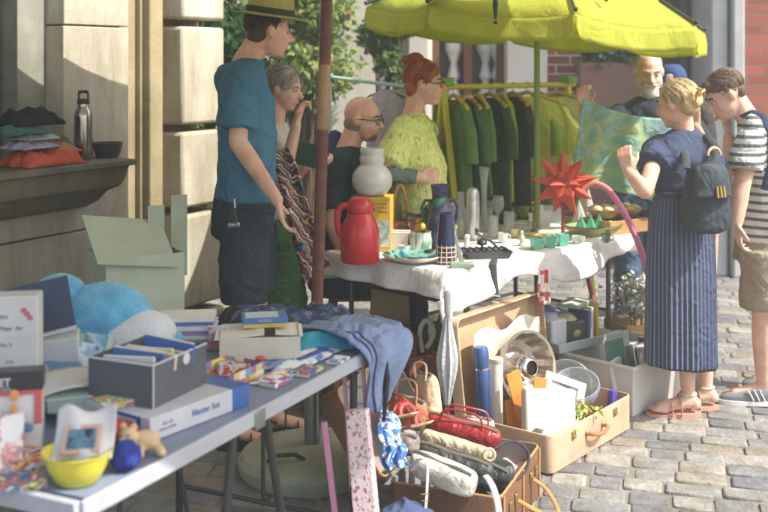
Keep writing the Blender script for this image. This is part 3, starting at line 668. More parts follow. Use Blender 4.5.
for (a,b_,c_,rr) in ((0,.052,-.088,(.05,.04,.05)),(0,.075,-.105,(.034,.025,.034)),(.055,.015,-.05,(.02,.035,.045)),(-.055,.015,-.05,(.02,.035,.045)),(.022,.095,-.05,(.022,.012,.009)),(-.022,.095,-.05,(.022,.012,.009))):
    mb.sph(hc+(hr*a+hf*b_+hu*c_)*1.1,[x*1.1 for x in rr],14,B)
mb.build('beard',hairmat((206,200,188),(176,170,158)),t,world=True,remesh=.008,sm=2)
mb=MB(); mb.sph(hc-hf*.034+hu*.036,(.088,.098,.092),16,B); mb.build('hair',hairmat((150,146,138),(120,114,106)),t,world=True,remesh=.008,sm=2)
mb=MB(); mb.loft([(V(650,96,s),r*.07,f*.06),(V(650,104,s),r*.16,f*.085),(V(650,118,s),r*.22,f*.115),(V(648,150,s),r*.21,f*.13),(V(647,200,s),r*.2,f*.14),(V(647,225,s),r*.2,f*.14)],28)
sleeve(mb,sl_,sl_.lerp(el,.8),.075,.08); sleeve(mb,sr_,sr_.lerp(er,.8),.075,.08); garment(t,mb,fab((40,48,58)),'shirt')
mb=MB(); mb.loft([(Vc((t.location.x,t.location.y,.98)),X*.18,Y*.13),(Vc((t.location.x,t.location.y,.80)),X*.19,Y*.14)],26)
for h_,k_,a_ in kk: mb.loft([(h_,X*.105,Y*.11),(k_,X*.085,Y*.09),(a_-Z*.03,X*.08,Y*.085)],22)
garment(t,mb,fab((70,98,130),c2=(56,82,112),sc_=5,fold=1),'jeans')
for h_,k_,a_ in kk:
    mb=MB(); q=Vc((a_.x,a_.y,0)); mb.loft([(q+Y*.05+Z*.05,X*.03,Z*.045),(q+Z*.05,X*.045,Z*.05),(q-Y*.1+Z*.04,X*.048,Z*.035),(q-Y*.2+Z*.03,X*.042,Z*.026),(q-Y*.24+Z*.025,X*.02,Z*.012)],18); mb.build('shoe',M((90,76,64),.6),t,world=True,sub=1)
# cloth he holds
ct=multi('watercolour_cloth',[(120,168,186),(130,186,184),(150,196,150),(190,206,150),(136,190,176),(170,204,214),(120,160,172)],3.2,fold=.7,transl=.35,detail=6,stretch=(1,1,1.6),lo=.3,hi=.72)
cs_=180
TLc=V(583,98,cs_); TRc=V(692,116,cs_); 
def fn(u,v):
    a=TLc.lerp(TRc,u); sag=.05*4*u*(1-u)*(1-v); wdt=1+.10*v; x=a.x+(u-.5)*.06*v-.03*v
    q=Vc((x,a.y+.02*sin(u*22+v*2)*(.35+v)+.03*sin(u*9)*v,a.z-sag-v*.50+.02*sin(u*5)*v)); return q
mb=MB(); mb.grid(fn,60,30); single(mb,'printed_cloth','large watercolour green and blue cloth held up by the bearded man','cloth',ct,loc=tuple(TLc),world=True,solid=.003)
# 6 -- person in blue cap
s=150
t=thing('person','person in a dark blue cap standing behind the bearded man','person',(V(672,0,s).x,F/s,0))
hc=V(672,84,s); mb=MB(); hf,hu,hr=head(mb,hc,(.4,.9,0),k=1.0); nb=V(671,118,s); mb.cap(nb,hc-Z*.03,.056,.05)
kk=[]
for o in (-.1,.1):
    h_=Vc((t.location.x+o,t.location.y,.88)); a_=Vc((h_.x,h_.y,.1)); k_=Vc((h_.x,h_.y,.48)); leg(mb,h_,k_,a_,a_+Vc((0,.2,-.065))); kk.append((h_,k_,a_))
    q=Vc((t.location.x+o*2,t.location.y,1.38)); e=q+Vc((o*.3,.03,-.28)); w_=e+Vc((-o*.2,.12,-.22)); limb(mb,q,e,w_,.05,.042,.03); hand(mb,w_,(0,.2,-1),(-o,0,0),.4)
body(t,mb)
mb=MB(); B=Matrix((hr,hf,hu)).transposed().to_4x4(); mb.lathe([(.0,.10),(.05,.095),(.085,.06),(.10,.01),(.102,-.02),(.098,-.02),(.095,.01),(.0,.05)],hc+Z*.035,24,B); mb.loft([(hc+hf*.10+Z*(.012),hr*.07,hf*.08),(hc+hf*.10+Z*.017,hr*.07,hf*.08)],20); mb.build('cap',fab((44,70,120)),t,world=True)
mb=MB(); q=Vc((t.location.x,t.location.y,0)); mb.loft([(q+Z*1.46,X*.06,Y*.06),(q+Z*1.40,X*.18,Y*.1),(q+Z*1.2,X*.2,Y*.13),(q+Z*.9,X*.19,Y*.14)],24)
for o in (-.1,.1): sleeve(mb,q+Vc((o*2,0,1.38)),q+Vc((o*2.3,.02,1.15)),.075,.08)
garment(t,mb,fab((56,52,50)),'shirt')
mb=MB(); mb.loft([(q+Z*.98,X*.18,Y*.13),(q+Z*.8,X*.19,Y*.14)],24)
for h_,k_,a_ in kk: mb.loft([(h_,X*.1,Y*.1),(a_,X*.08,Y*.08)],20)
garment(t,mb,fab((80,78,70)),'trousers')
# 7 -- woman in blue dress
s=207; f=Vc((-.62,.78,0)).normalized(); r=f.cross(Z)
t=thing('person','blonde woman seen from behind in a long dark blue pinstriped dress and sandals','person',(V(688,0,s).x,F/s,0))
hc=V(677,104,s); mb=MB(); hf,hu,hr=head(mb,hc,(-.72,.68,-.18),k=1.0); nb=V(684,136,s)
mb.cap(nb,hc-hf*.03-Z*.03,.052,.046); sl_=V(658,149,s); sr_=V(706,151,s)+f*.0
el=V(645,191,218); wl=V(629,172,222); limb(mb,sl_,el,wl,.044,.038,.026); hand(mb,wl,(-.25,.1,1),(.5,1,0),1.0,.95,thumb=-1)
er=V(722,192,205); wr=er+Vc((-.10,.2,.05)); limb(mb,sr_,er,wr,.044,.038,.026); hand(mb,wr,(-.7,.6,.3),(-.6,-.4,0),.7,.95)
ks=[]
for px,ss,ay in ((688,207,409),(706,203,402)):
    h_=V(px-2,215,ss); k_=V(px-2,318,ss); a_=V(px,ay,ss); a_.z=.095; toe=a_+Vc((-.19,-.01,-.06)); leg(mb,h_,k_,a_,toe,.075,.05,.031); ks.append((a_,toe))
body(t,mb); headbits(t,hc,hf,hu,hr,1.0)
B=Matrix((hr,hf,hu)).transposed().to_4x4(); bl=hairmat((206,176,112),(170,138,84))
mb=MB(); mb.sph(hc-hf*.018+hu*.036,(.081,.097,.084),20,B); mb.sph(hc-hf*.06+hu*.0,(.068,.05,.068),16,B); 
for i in range(7): a=i*.9; mb.sph(hc-hf*.105+hu*(.02+.028*sin(a))+hr*.028*cos(a),(.026,.022,.026),10,B)
mb.build('hair',bl,t,world=True,remesh=.006,sm=2)
mb=MB()
for i in range(6): a=-.9+i*.36; q=hc-hf*.128+hu*.03; mb.tube([q+hr*.0,q+hr*.03*sin(a*2)-hf*.012+hu*.02*cos(a),q+hr*.04*sin(a*2)+hf*.01+hu*.035*cos(a*3)],.0045,6)
mb.build('hair_clip',M((190,150,70),.35,metal=.5),t,world=True)
strands(t,hc,hf,hu,hr,[(220,190,124),(176,140,84),(232,208,150)],360,rad=(.083,.099,.086),back=(.018,.036))
dress=fab((58,68,98),c2=(52,62,90),sc_=4,fold=.8)
pin=M((104,112,138),.85)
mb=MB(); mb.loft([(V(684,128,s),r*.06,f*.055),(V(684,136,s),r*.13,f*.07),(V(683,147,s),r*.175,f*.09),(V(682,170,s),r*.165,f*.105),(V(681,194,s),r*.145,f*.10)],28)
sleeve(mb,sl_,sl_.lerp(el,.45),.075,.085); sleeve(mb,sr_,sr_.lerp(er,.5),.075,.085)
garment(t,mb,dress,'dress_bodice')
mb=MB(); seg=264
def ring(px,py,w_,d_,pl,tilt=0):
    c=V(px,py,s); o=[]
    for k in range(seg):
        a=2*PI*k/seg; m=1+pl*sin(k*PI/3*1.0)+pl*1.4*sin(a*9+.7); q=c+r*w_*cos(a)*m+f*d_*sin(a)*m; q.z+=tilt*cos(a); o.append(q)
    return o
rr=[ring(681,190,.148,.105,0),ring(681,204,.165,.12,.006),ring(681,235,.185,.145,.012),ring(681,290,.186,.15,.016),ring(681,340,.186,.152,.022),ring(681,366,.188,.155,.026,-.02)]
vs=[p for q in rr for p in q]; fs=[];
for i in range(5):
    for k in range(seg): fs.append((i*seg+k,i*seg+(k+1)%seg,(i+1)*seg+(k+1)%seg,(i+1)*seg+k))
mb.add(vs,fs); mb.mi=[1 if (j%seg)%6==2 else 0 for j in range(len(fs))]
mb.build('dress_skirt',[dress,pin],t,world=True,sub=1,solid=.002)
mb=MB(); mb.loft([(V(681,195,s),r*.152,f*.108),(V(681,189,s),r*.152,f*.108)],40,cap=False); mb.build('belt',M((44,50,70),.6),t,world=True,solid=.006)
mb=MB(); q=V(650,192,s)-f*.0; mb.box(q+Vc((.0,-.05,0)),(.03,.006,.026)); mb.build('belt_buckle',M((190,180,150),.3,metal=.7),t,world=True)
for (a,toe) in ks:
    mb=MB(); d=(toe-a);d.z=0;d.normalize(); sd=Vc((-d.y,d.x,0)); mid=a+d*.07; mid.z=.012
    mb.loft([(mid+Z*z,d*.135,sd*.042) for z in (-.011,.0,.006)],24,power=.8); so_=mb.build('sandal',M((196,140,116),.6),t,world=True)
    for dd,hh in ((.09,.052),(.045,.075)):
        mb=MB(); c=a+d*dd; mb.tube([Vc((c.x,c.y,.012))+sd*.050*cos(q)+Z*hh*1.22*sin(q) for q in [PI*i/8 for i in range(9)]],.008,6,flat=.35); mb.build('strap',M((206,170,140),.6),so_,world=True)
    mb=MB(); mb.tube([Vc((a.x,a.y,.11))+sd*.036*cos(q)+d*.038*sin(q) for q in [2*PI*i/12 for i in range(12)]],.006,6,closed=True); mb.build('strap',M((206,190,160),.6),so_,world=True)
# phone / cloth in her raised hand
# backpack on her back
t=thing('backpack','dark navy green backpack with gold clasps on the back of the woman in blue','backpack',V(706,195,218))
q0=V(706,195,218); bf=Vc((.38,-.92,0)).normalized(); br=Vc((.92,.38,0)).normalized()
mb=MB()
def RR(py,w_,d_,ox=0,dx=0): return (V(706+dx,py,216)+bf*ox,br*w_,bf*d_)
mb.loft([RR(162,.075,.05,.0),RR(168,.088,.06,0),RR(190,.105,.075,.0),RR(215,.118,.085,0),RR(228,.112,.08,0),RR(233,.085,.06,0)],28,power=.75)
mb.build('bag_body',fab((40,50,58),c2=(50,62,68),sc_=3,fold=.8),t,world=True,sub=1,disp=.012,ds=.1)
flap=fab((62,72,80),c2=(48,56,64),sc_=8,fold=.8)
mb=MB()
def fn(u,v): 
    a=(u-.5)*2; w_=.088+.022*v; x=a*w_; y_=.070*(1-abs(a)**2.6*.75)+.012*min(1,v*2)+.01; z=.155-.015*a*a-.15*v
    if v<.2: y_=y_*(.35+.65*(v/.2)**.6); z+=0.0
    return q0+br*x+bf*y_+Z*z
mb.grid(fn,16,16); mb.build('flap',flap,t,world=True,solid=.006)
mb=MB(); mb.tube([V(706,160,222)+br*(.035*cos(a)+.045)+Z*(.02+.035*sin(a)) for a in [PI*i/8 for i in range(9)]],.007,8); mb.build('grab_handle',M((200,160,120),.6),t,world=True)
mb=MB(); 
for dx in (-.02,.0,.018): mb.tube([q0+br*dx+bf*.1+Z*.05,q0+br*(dx+.004)+bf*.104+Z*.0],.006,6)
mb.build('buckle',M((206,180,90),.3,metal=.8),t,world=True)
for sh,dx in ((sl_,-.06),(sr_,.06)):
    mb=MB(); a=sh+(nb-sh)*.35; top_=a+Z*.045
    mb.tube([q0+br*dx*1.2-bf*.045+Z*.12,a-f*.10+Z*.0,a-f*.05+Z*.05,a+f*.03+Z*.04,a+f*.1-Z*.04],.018,8,flat=.3); mb.build('shoulder_strap',fab((60,66,66)),t,world=True)
# 8 -- striped man
s=197; f=Vc((-.95,.25,0)).normalized(); r=f.cross(Z)
t=thing('person','young man in black and white striped t-shirt and khaki shorts looking down','person',(V(768,0,s).x,F/s,0))
hc=V(726,95,s); mb=MB(); hf,hu,hr=head(mb,hc,(-.82,.02,-.5),k=1.05); nb=V(750,122,s)
mb.cap(nb,hc-hf*.03-hu*.03,.06,.054); sn=V(752,142,206); sf=V(752,138,190)
en=V(741,188,207); wn=V(737,222,208); limb(mb,sn,en,wn,.05,.043,.03); hand(mb,wn,(.1,.05,-1),(1,0,0),.5,1,thumb=1)
ef=V(732,168,192); wf=V(729,138,194); limb(mb,sf,ef,wf,.05,.043,.03); hand(mb,wf,(-.25,-.1,1),(-1,0,.2),.8,1)
kk=[]
for px,ss in ((764,200),(784,192)):
    h_=V(px,250,ss); k_=V(px,318,ss); a_=V(px,385,ss); a_.z=.10; leg(mb,h_,k_,a_,a_+Vc((-.2,.02,-.06)),.08,.06,.038); kk.append((h_,k_,a_))
body(t,mb); headbits(t,hc,hf,hu,hr,1.05)
B=Matrix((hr,hf,hu)).transposed().to_4x4()
mb=MB(); mb.sph(hc-hf*.018+hu*.048,(.080,.098,.080),20,B); mb.sph(hc-hf*.055+hu*.0,(.07,.05,.06),16,B); mb.sph(hc+hf*.05+hu*.085,(.05,.05,.032),14,B)
mb.build('hair',hairmat((100,72,50),(70,50,34)),t,world=True,remesh=.007,sm=2)
strands(t,hc,hf,hu,hr,[(110,80,56),(70,50,36),(128,96,66)],360,rad=(.082,.1,.083),back=(.018,.048))
mb=MB(); mb.loft([(V(750,113,s),r*.06,f*.055),(V(757,122,s),r*.13,f*.09),(V(765,136,s),r*.195,f*.13),(V(769,170,s),r*.2,f*.165),(V(769,205,s),r*.185,f*.16),(V(768,240,s),r*.18,f*.16)],28)
sleeve(mb,sn+Y*.02,sn.lerp(en,.62),.078,.086); sleeve(mb,sf,sf.lerp(ef,.6),.075,.08)
garment(t,mb,stripes('breton',[(82,90,96),(82,90,96),(206,204,192),(206,204,192),(206,204,192)],7.5,'Z',fold=.8),'t_shirt')
mb=MB(); mb.loft([(V(768,232,s),r*.175,f*.155),(V(768,262,s),r*.185,f*.17)],26)
for h_,k_,a_ in kk: e=Vc((k_.x,k_.y,V(0,305,s).z)); mb.loft([(h_,X*.12,Y*.11),(e,X*.115,Y*.105)],22)
garment(t,mb,fab((150,138,114),c2=(134,122,98),sc_=3,fold=.9),'shorts')
for h_,k_,a_ in kk:
    mb=MB(); d=Vc((-1,.1,0)).normalized(); sd=Vc((-d.y,d.x,0)); q=Vc((a_.x,a_.y,0))
    mb.loft([(q-d*.06+Z*.05,sd*.03,Z*.045),(q-d*.03+Z*.055,sd*.042,Z*.05),(q+d*.03+Z*.055,sd*.044,Z*.048),(q+d*.11+Z*.04,sd*.046,Z*.03),(q+d*.185+Z*.034,sd*.038,Z*.024),(q+d*.215+Z*.03,sd*.015,Z*.01)],18)
    sh=mb.build('sneaker',M((120,124,130),.7),t,world=True,sub=1)
    mb=MB(); mb.loft([(q+d*.08+Z*z,d*.15,sd*.05) for z in (.001,.022)],24,power=.8); mb.build('sole',M((222,220,214),.6),sh,world=True)
    for j in range(3): mb=MB(); mb.tube([q+d*(.02+.028*j)-sd*.046*(-1 if sd.y>0 else 1)*-1+Z*.03,q+d*(.045+.028*j)-sd*.036+Z*.075] if False else [Vc((q.x-.01-.028*j,q.y-.046,.03)),Vc((q.x-.035-.028*j,q.y-.034,.08))],.005,6,flat=.5); mb.build('stripe',white,sh,world=True)
t=thing('rucksack','navy shoulder strap and rucksack worn by the man in the striped shirt','rucksack',V(790,150,197))
mb=MB(); mb.tube([V(742,116,204),V(752,111,206),V(764,116,210),V(772,135,213),V(772,165,214),V(765,190,213)],.022,8,flat=.3); mb.build('shoulder_strap',fab((44,54,74)),t,world=True)
mb=MB(); q=V(808,160,197); mb.loft([(q+Z*.24,X*.04,Y*.1),(q+Z*.2,X*.08,Y*.15),(q-Z*.05,X*.11,Y*.17),(q-Z*.22,X*.09,Y*.15)],24,power=.7); mb.build('bag_body',fab((44,54,74)),t,world=True,sub=1)
# ================================================================ helper objects
def ang(a): return math.radians(a)
def crumple(L,W,h,seed=0,k=9,edge=.12,nu=44,nv=34,flatk=.5):
    mb=MB()
    def fn(u,v):
        x=(u-.5)*L;y=(v-.5)*W
        ex=1+edge*nz(u*3,v*3,seed+3); x*=ex*(1+edge*.8*nz(v*4,seed,1)); y*=ex*(1+edge*.8*nz(u*4,seed,2))
        e=min(u,1-u)*L/.05; g=min(v,1-v)*W/.05; e=min(1,e)*min(1,g); e=e**.5
        n1=1-abs(nz(x,y,seed,k))*2; n2=1-abs(nz(x+3,y,seed+5,k*2.3))*2
        return Vc((x,y,max(.002,h*e*(flatk+(1-flatk)*(.65*n1+.35*n2)))))
    mb.grid(fn,nu,nv); return mb
def cloth(name,label,loc,rz,L,W,h,mat,seed=0,group=None,k=9,cat='clothing',z=None,**kw):
    mb=crumple(L,W,h,seed,k,**kw); return single(mb,name,label,cat,mat,loc=loc,rz=ang(rz),group=group,solid=.003)
def books(lst,loc,rz,cat='book',group=None):
    z=0
    for (w_,d_,h_,c,lab,dr) in lst:
        t=thing('book',lab,cat,(loc[0],loc[1],loc[2]+z),ang(rz+dr),group=group)
        mb=MB(); mb.box((0,0,h_/2),(w_-.006,d_-.006,h_-.004)); mb.build('pages',M((222,218,204),.8),t)
        mb=MB(); mb.box((0,0,.0012),(w_,d_,.0024)); mb.box((0,0,h_-.0012),(w_,d_,.0024)); mb.box((0,-d_/2+.001,h_/2),(w_,.0024,h_-.0001)); mb.build('cover',M(c,.4),t)
        z+=h_+.001
    return z
T0=.75
# ================================================================ folding table at the left
ta=math.atan2(.90,.434)
t=thing('folding_table','long grey folding table with pale plastic edge at lower left','table',(-.66,2.42,0),ta)
mb=MB(); mb.box((.72,.37,T0-.012),(1.41,.73,.022)); mb.build('table_top',pm('table_grey_blue',(120,134,160),(104,116,142),rough=.5,bump=.1),t)
mb=MB(); 
for (c,sz) in (((.695,-.006,T0-.017),(1.42,.014,.044)),((.695,.746,T0-.017),(1.42,.014,.044)),((-.02,.37,T0-.017),(.02,.74,.0441)),((1.41,.37,T0-.017),(.02,.74,.0441))): mb.box(c,sz)
mb.build('table_edge',pm('edge_plastic',(168,172,184),(150,154,166),rough=.4,dirt=.2),t,bevel=.004)
for x in (.62,.78,.08,1.33):
    for y0,sg_ in ((.02,1),(.72,-1)):
        dx=.20 if x in (.78,) else (-.12 if x in (.62,) else 0)
        mb=MB(); mb.tube([(x,y0,T0-.035),(x+dx,y0,.01)],.0125,10); mb.build('leg',M((60,64,68),.35,metal=.6),t)
for x,dx in ((.62,-.12),(.78,.2),(.08,0),(1.33,0)):
    mb=MB(); mb.tube([(x+dx*.75,.02,.2),(x+dx*.75,.72,.2)],.009,8); mb.tube([(x+dx*.3,.37,.52),(x+dx*.75,.37,.2)],.007,8); mb.build('crossbar',M((60,64,68),.35,metal=.6),t)
mb=MB(); mb.box((.70,-.014,T0-.025),(.05,.008,.05)); mb.build('hinge',metal,t,bevel=.003)
def cornerbox(name,label,cat,N_,rz,size,col,rough=.5,z=T0+.001,parts=(),group=None,bev=.002):
    t=thing(name,label,cat,(N_[0],N_[1],z),ang(rz),group=group)
    return t
# long white boxed set
N_=(-.592,2.785); t=thing('boxed_game','long flat white box with a blue end and small blue lettering near the table edge','box',(N_[0],N_[1],T0+.001),ang(55))
mb=MB(); mb.box((.185,.16,.03),(.37,.32,.06)); mb.build('carton',pm('white_card',(196,198,204),(180,182,190),rough=.55),t,bevel=.002)
mb=MB(); mb.box((.337,.16,.03),(.068,.322,.0612)); mb.build('blue_end',M((52,96,176),.45),t,bevel=.001)
mb=MB(); mb.box((-.0008,.10,.03),(.0016,.13,.056)); mb.build('blue_panel',M((44,70,160),.45),t)
mb=MB(); mb.box((-.002,.10,.046),(.002,.10,.008)); mb.build('label_strip',white,t)
text('lettering','Master Set',.024,M((110,140,190),.6),t,TR(.20,-.0012,.034)@RX(90),bold=True)
text('lettering','48 x 32',.012,M((150,150,170),.6),t,TR(.06,-.0012,.036)@RX(90)); text('lettering','SUPER CLASSIC',.009,M((150,150,170),.6),t,TR(.06,-.0012,.022)@RX(90))
mb=MB()
for i in range(9):
    mb.m=i%3; mb.box((.04+.035*i,.16+.05*sin(i*2),.0605),(.026,.03+.02*(i%3),.0012))
mb.build('print',[M((200,110,110),.6),M((110,170,150),.6),M((110,140,190),.6)],t)
# dark grey storage box with books
N_=(-.60,2.86); t=thing('storage_box','dark grey open cardboard box with a white round label filled with children books','box',(N_[0],N_[1],T0+.063),ang(-24+0))
# local: x axis to the left face reversed
mb=MB(); mb.tray((-.105,.125,0),(.21,.25,.112),.004); mb.build('box_shell',pm('grey_card',(84,88,96),(74,78,86),rough=.6),t,bevel=.001)
mb=MB(); mb.tube([(.0015,-.0015,.0),(.0015,-.0015,.112)],.0022,5); mb.box((-.105,-.0005,.112),(.21,.006,.003)); mb.box((-.0005,.125,.1121),(.006,.25,.003)); mb.build('edge_trim',M((200,200,204),.5),t)
mb=MB(); mb.lathe([(.016,0),(.016,.0015)],(0.0,.15,.094),24,RY(90)); mb.build('label',white,t)
bc=[((206,206,200),.045),((60,104,168),.035),((214,190,160),.04),((212,212,130),.03),((130,184,140),.035),((64,100,176),.05),((216,120,60),.03)]
for i,(c,h_) in enumerate(bc):
    bt=thing('book','%s book standing in the dark grey storage box'%['white','dull blue','beige','pale yellow','mint green','bright blue','orange'][i],'book',(N_[0],N_[1],T0+.068),ang(-24),group=None)
    mb=MB(); y0=.03+i*.030; mb.box((-.10+.006*(i%3),y0,.055+.008*(i%2)),(.165,.011,.11+h_*.4),Mx=TR(0,0,0)@RX(-6+3*(i%2))@RY(-4+4*(i%3))); mb.build('cover',M(c,.45),bt,bevel=.001)
    mb=MB(); mb.box((-.10+.006*(i%3),y0+.001,.0565+.008*(i%2)),(.160,.0075,.1125+h_*.4),Mx=RX(-6+3*(i%2))@RY(-4+4*(i%3))); mb.build('pages',M((226,222,210),.8),bt)
# toy carton black/red
t=thing('toy_carton','black and white toy carton with red stripe and white lettering at the left picture edge','box',(-1.0,2.66,T0+.001),ang(14))
A=RX(-8)
mb=MB(); mb.box((0,.06,.10),(.33,.11,.20),Mx=A); mb.build('carton',pm('carton_print',(206,204,202),(190,188,186),rough=.5),t,bevel=.002)
mb=MB(); mb.box((0,.06,.178),(.332,.112,.046),Mx=A); mb.build('black_band',M((38,40,46),.4),t)
mb=MB(); mb.box((.11,.0025,.150),(.11,.002,.009),Mx=A); mb.box((.155,.0026,.11),(.018,.002,.07),Mx=A); mb.build('red_stripe',M((206,80,84),.5),t)
text('lettering','CLARINET',.026,white,t,A@TR(.03,.0035,.176)@RX(90),bold=True); text('lettering','MUSIC FOR KIDS',.011,white,t,A@TR(.05,.003,.160)@RX(90))
mb=MB(); mb.sph((.10,.001,.150),(.012,.003,.014),10,A); mb.sph((.10,.0,.12),(.009,.002,.012),10,A); mb.build('picture',M((214,140,70),.6),t)
mb=MB()
for i in range(10): mb.m=i%4; mb.sph((-.05+.02*i,.002,.05+.02*sin(i*2.3)),(.016,.002,.012),8,A)
mb.build('picture',[M((200,90,80),.6),M((80,130,170),.6),M((226,200,90),.6),M((90,150,120),.6)],t)
mb=MB(); mb.grid(lambda u,v: Vc((.04+.17*(u-.5),-.02-.10*v+.02*u,.115-.10*v-.02*u*v+.006*sin(u*5))),10,10); mb.build('leaflet',multi('leaflet_print',[(216,214,214),(220,218,218),(216,214,214),(206,120,110),(110,150,180),(220,200,120)],26,lo=.35,hi=.8),t,solid=.001)
# white instruction box behind
t=thing('white_carton','tall white carton with small grey text and a pink stamp behind the toy carton','box',(-1.07,2.96,T0+.001),ang(8))
mb=MB(); mb.box((0,.04,.165),(.27,.08,.33)); mb.build('carton',white,t,bevel=.003)
mb=MB()
for a,b in ((.098,.292),(.106,.283),(.114,.272)): mb.box((a,-.0012,b),(.014,.002,.012),Mx=None)
mb.build('pink_stamp',M((220,90,120),.6),t)
for i,(x_,z_,tx_) in enumerate(((.04,.275,'INFO'),(.05,.245,'Pflege'),(.085,.245,'Set'),(.05,.20,'No. 5'),(.06,.155,'1 x'))): text('lettering',tx_,.014,M((120,130,150),.7),t,TR(x_,-.0012,z_)@RX(90))
# folders and brochures
t=thing('folder','dark navy ring folder standing tilted before the blue plush toy','folder',(-1.02,3.22,T0+.15),ang(12))
A=RY(-12)@RX(-20); mb=MB(); mb.box((0,0,.09),(.24,.008,.15),Mx=A); mb.build('cover',M((50,62,92),.5),t,bevel=.002); mb=MB(); mb.box((0,.012,.078),(.235,.014,.15),Mx=A); mb.build('pages',M((196,200,206),.7),t)
mb=MB(); mb.box((0,.03,-.075),(.24,.12,.15),Mx=RY(-4)); mb.build('paper_stack',M((200,204,208),.7),t,bevel=.002)
t=thing('picture_book','large blue and green picture book leaning open below the navy folder','book',(-.93,3.10,T0+.002),ang(18))
A=RX(-52)@RY(14); mb=MB(); mb.box((0,0,.13),(.21,.008,.25),Mx=A); mb.build('cover',multi('cover_print',[(90,150,140),(96,150,190),(160,190,210),(70,110,150),(120,170,140)],9),t,bevel=.002)
mb=MB(); mb.box((0,.009,.13),(.205,.010,.245),Mx=A); mb.build('pages',white,t); mb=MB(); mb.box((.112,.002,.13),(.016,.014,.25),Mx=A); mb.build('spine',M((170,196,180),.5),t)
mb=MB(); mb.box((0.0,-.0052,.13),(.15,.002,.17),Mx=A); mb.build('cover_picture',multi('cover_pic',[(120,170,205),(200,215,225),(86,130,180)],14),t)
t=thing('magazine','open white magazine page lying on the glass boxes','magazine',(-.86,3.02,T0+.075),ang(28))
mb=MB(); mb.grid(lambda u,v: Vc((.22*(u-.5),.16*(v-.5),.018*sin(u*3.1)+.012*v)),16,8); mb.build('page',white,t,solid=.002)
for i,(x_,y_,zz) in enumerate(((-.80,2.97,0),(-.855,2.99,.036))):
    t=thing('glass_box',['pale green plastic storage box beside the dark grey box','upper pale green plastic box below the open magazine'][i],'box',(x_,y_,T0+.001+zz),ang(22))
    mb=MB(); mb.tray((0,0,0),(.13,.15,.034),.003); mb.build('box_shell',M((150,178,172),.25,spec=.6),t,bevel=.002); mb=MB(); mb.box((0,0,.0345),(.134,.154,.004)); mb.build('lid',M((176,200,194),.25,spec=.6),t,bevel=.001)
t=thing('book','teal hardback book at the left picture edge behind the white carton','book',(-1.14,3.22,T0+.24),ang(10)); mb=MB(); mb.box((0,0,.012),(.22,.16,.022),Mx=RY(-6)); mb.build('cover',M((70,140,136),.5),t,bevel=.002); mb=MB(); mb.box((0,.01,-.12),(.2,.14,.236)); mb.build('box_stack',M((120,124,128),.6),t,bevel=.003)
# plush toy
fur=pm('blue_plush',(96,192,232),(56,156,214),sc_=16,rough=.95,bump=.9,bs=140,sheen=.5); wfur=pm('white_plush',(222,224,228),(206,210,218),sc_=16,rough=.95,bump=.8,bs=140,sheen=.5)
pt=V(106,322,298)
t=thing('plush_toy','big round blue and white plush animal at the back of the folding table','plush toy',(pt.x,pt.y,T0))
b0=Vc((0,0,pt.z-T0)); mb=MB(); mb.sph(b0,(.165,.13,.135),26); mb.sph(b0+Vc((.04,.0,-.03)),(.15,.12,.115),24); mb.build('body',fur,t,remesh=.008,sm=4,disp=.012,ds=.05)
mb=MB(); mb.sph(Vc((-.155,-.0,V(64,300,300).z-T0)),(.095,.09,.085),20); mb.build('head',fur,t,disp=.01,ds=.05,sub=1)
mb=MB(); mb.sph((.10,-.05,.05),(.15,.10,.085),24,RY(-14)); mb.build('belly',wfur,t,disp=.01,ds=.05,sub=1)
mb=MB(); mb.cap((-.05,-.10,.04),(-.10,-.13,.035),.035,.03); mb.build('leg',fur,t,sub=1)
mb=MB(); mb.cap((.2,-.02,.04),(.23,-.03,.04),.04,.036); mb.build('leg',fur,t,sub=1)
# bowl, frame, red car, blue puff, beige teddy
bp=G(70,492,T0)
t=thing('yellow_bowl','yellow plastic bowl at the near end of the folding table','bowl',(bp.x,bp.y+.06,T0+.001))
mb=MB(); mb.lathe([(.0,0),(.045,0),(.05,.004),(.066,.035),(.078,.07),(.082,.072),(.079,.073),(.064,.038),(.046,.008),(0,.007)],seg=36); mb.build('bowl',M((214,200,40),.35,coat=.3),t)
t=thing('framed_picture','small framed dark blue picture in white wrapping lying in the yellow bowl','picture',(bp.x,bp.y+.06,T0+.062),ang(-8))
A=RX(-38)@RY(-6); mb=MB(); mb.box((.005,.0,.035),(.092,.006,.068),Mx=A); mb.build('frame',M((206,160,140),.5),t,bevel=.002)
mb=MB(); mb.box((.005,-.004,.035),(.068,.003,.046),Mx=A); mb.build('picture',multi('tiny_picture',[(40,60,84),(60,100,130),(90,130,150),(36,50,70)],34),t)
mb=MB(); mb.grid(lambda u,v: A@Vc((.145*(u-.5)+.004,.008+.012*sin(u*7+v*3),-.012+.125*v+.008*sin(u*9))),20,12); mb.build('wrapping',white,t,solid=.0015)
cp=G(100,452,T0)
t=thing('toy_car','red plastic toy car with light blue window and yellow lamp','toy',(cp.x,cp.y+.02,T0+.001),ang(8))
mb=MB(); mb.loft([((-.10,0,.028),Y*.032,Z*.018),((-.085,0,.036),Y*.04,Z*.03),((-.04,0,.044),Y*.042,Z*.042),((0,0,.048),Y*.042,Z*.046),((.035,0,.04),Y*.042,Z*.03),((.07,0,.034),Y*.04,Z*.024),((.095,0,.03),Y*.03,Z*.018)],18,power=.7); mb.build('body',M((190,44,44),.25,coat=.6),t,sub=1)
mb=MB(); mb.sph((-.005,-.034,.066),(.026,.012,.016),14); mb.build('window',M((110,160,190),.15),t)
mb=MB(); mb.tube([(-.09,-.043,.055),(-.05,-.046,.086),(0,-.044,.098),(.03,-.044,.07)],.005,8); mb.build('trim',white,t)
mb=MB(); mb.sph((.092,-.016,.032),(.011,.011,.01),10); mb.build('headlight',M((226,196,70),.3),t)
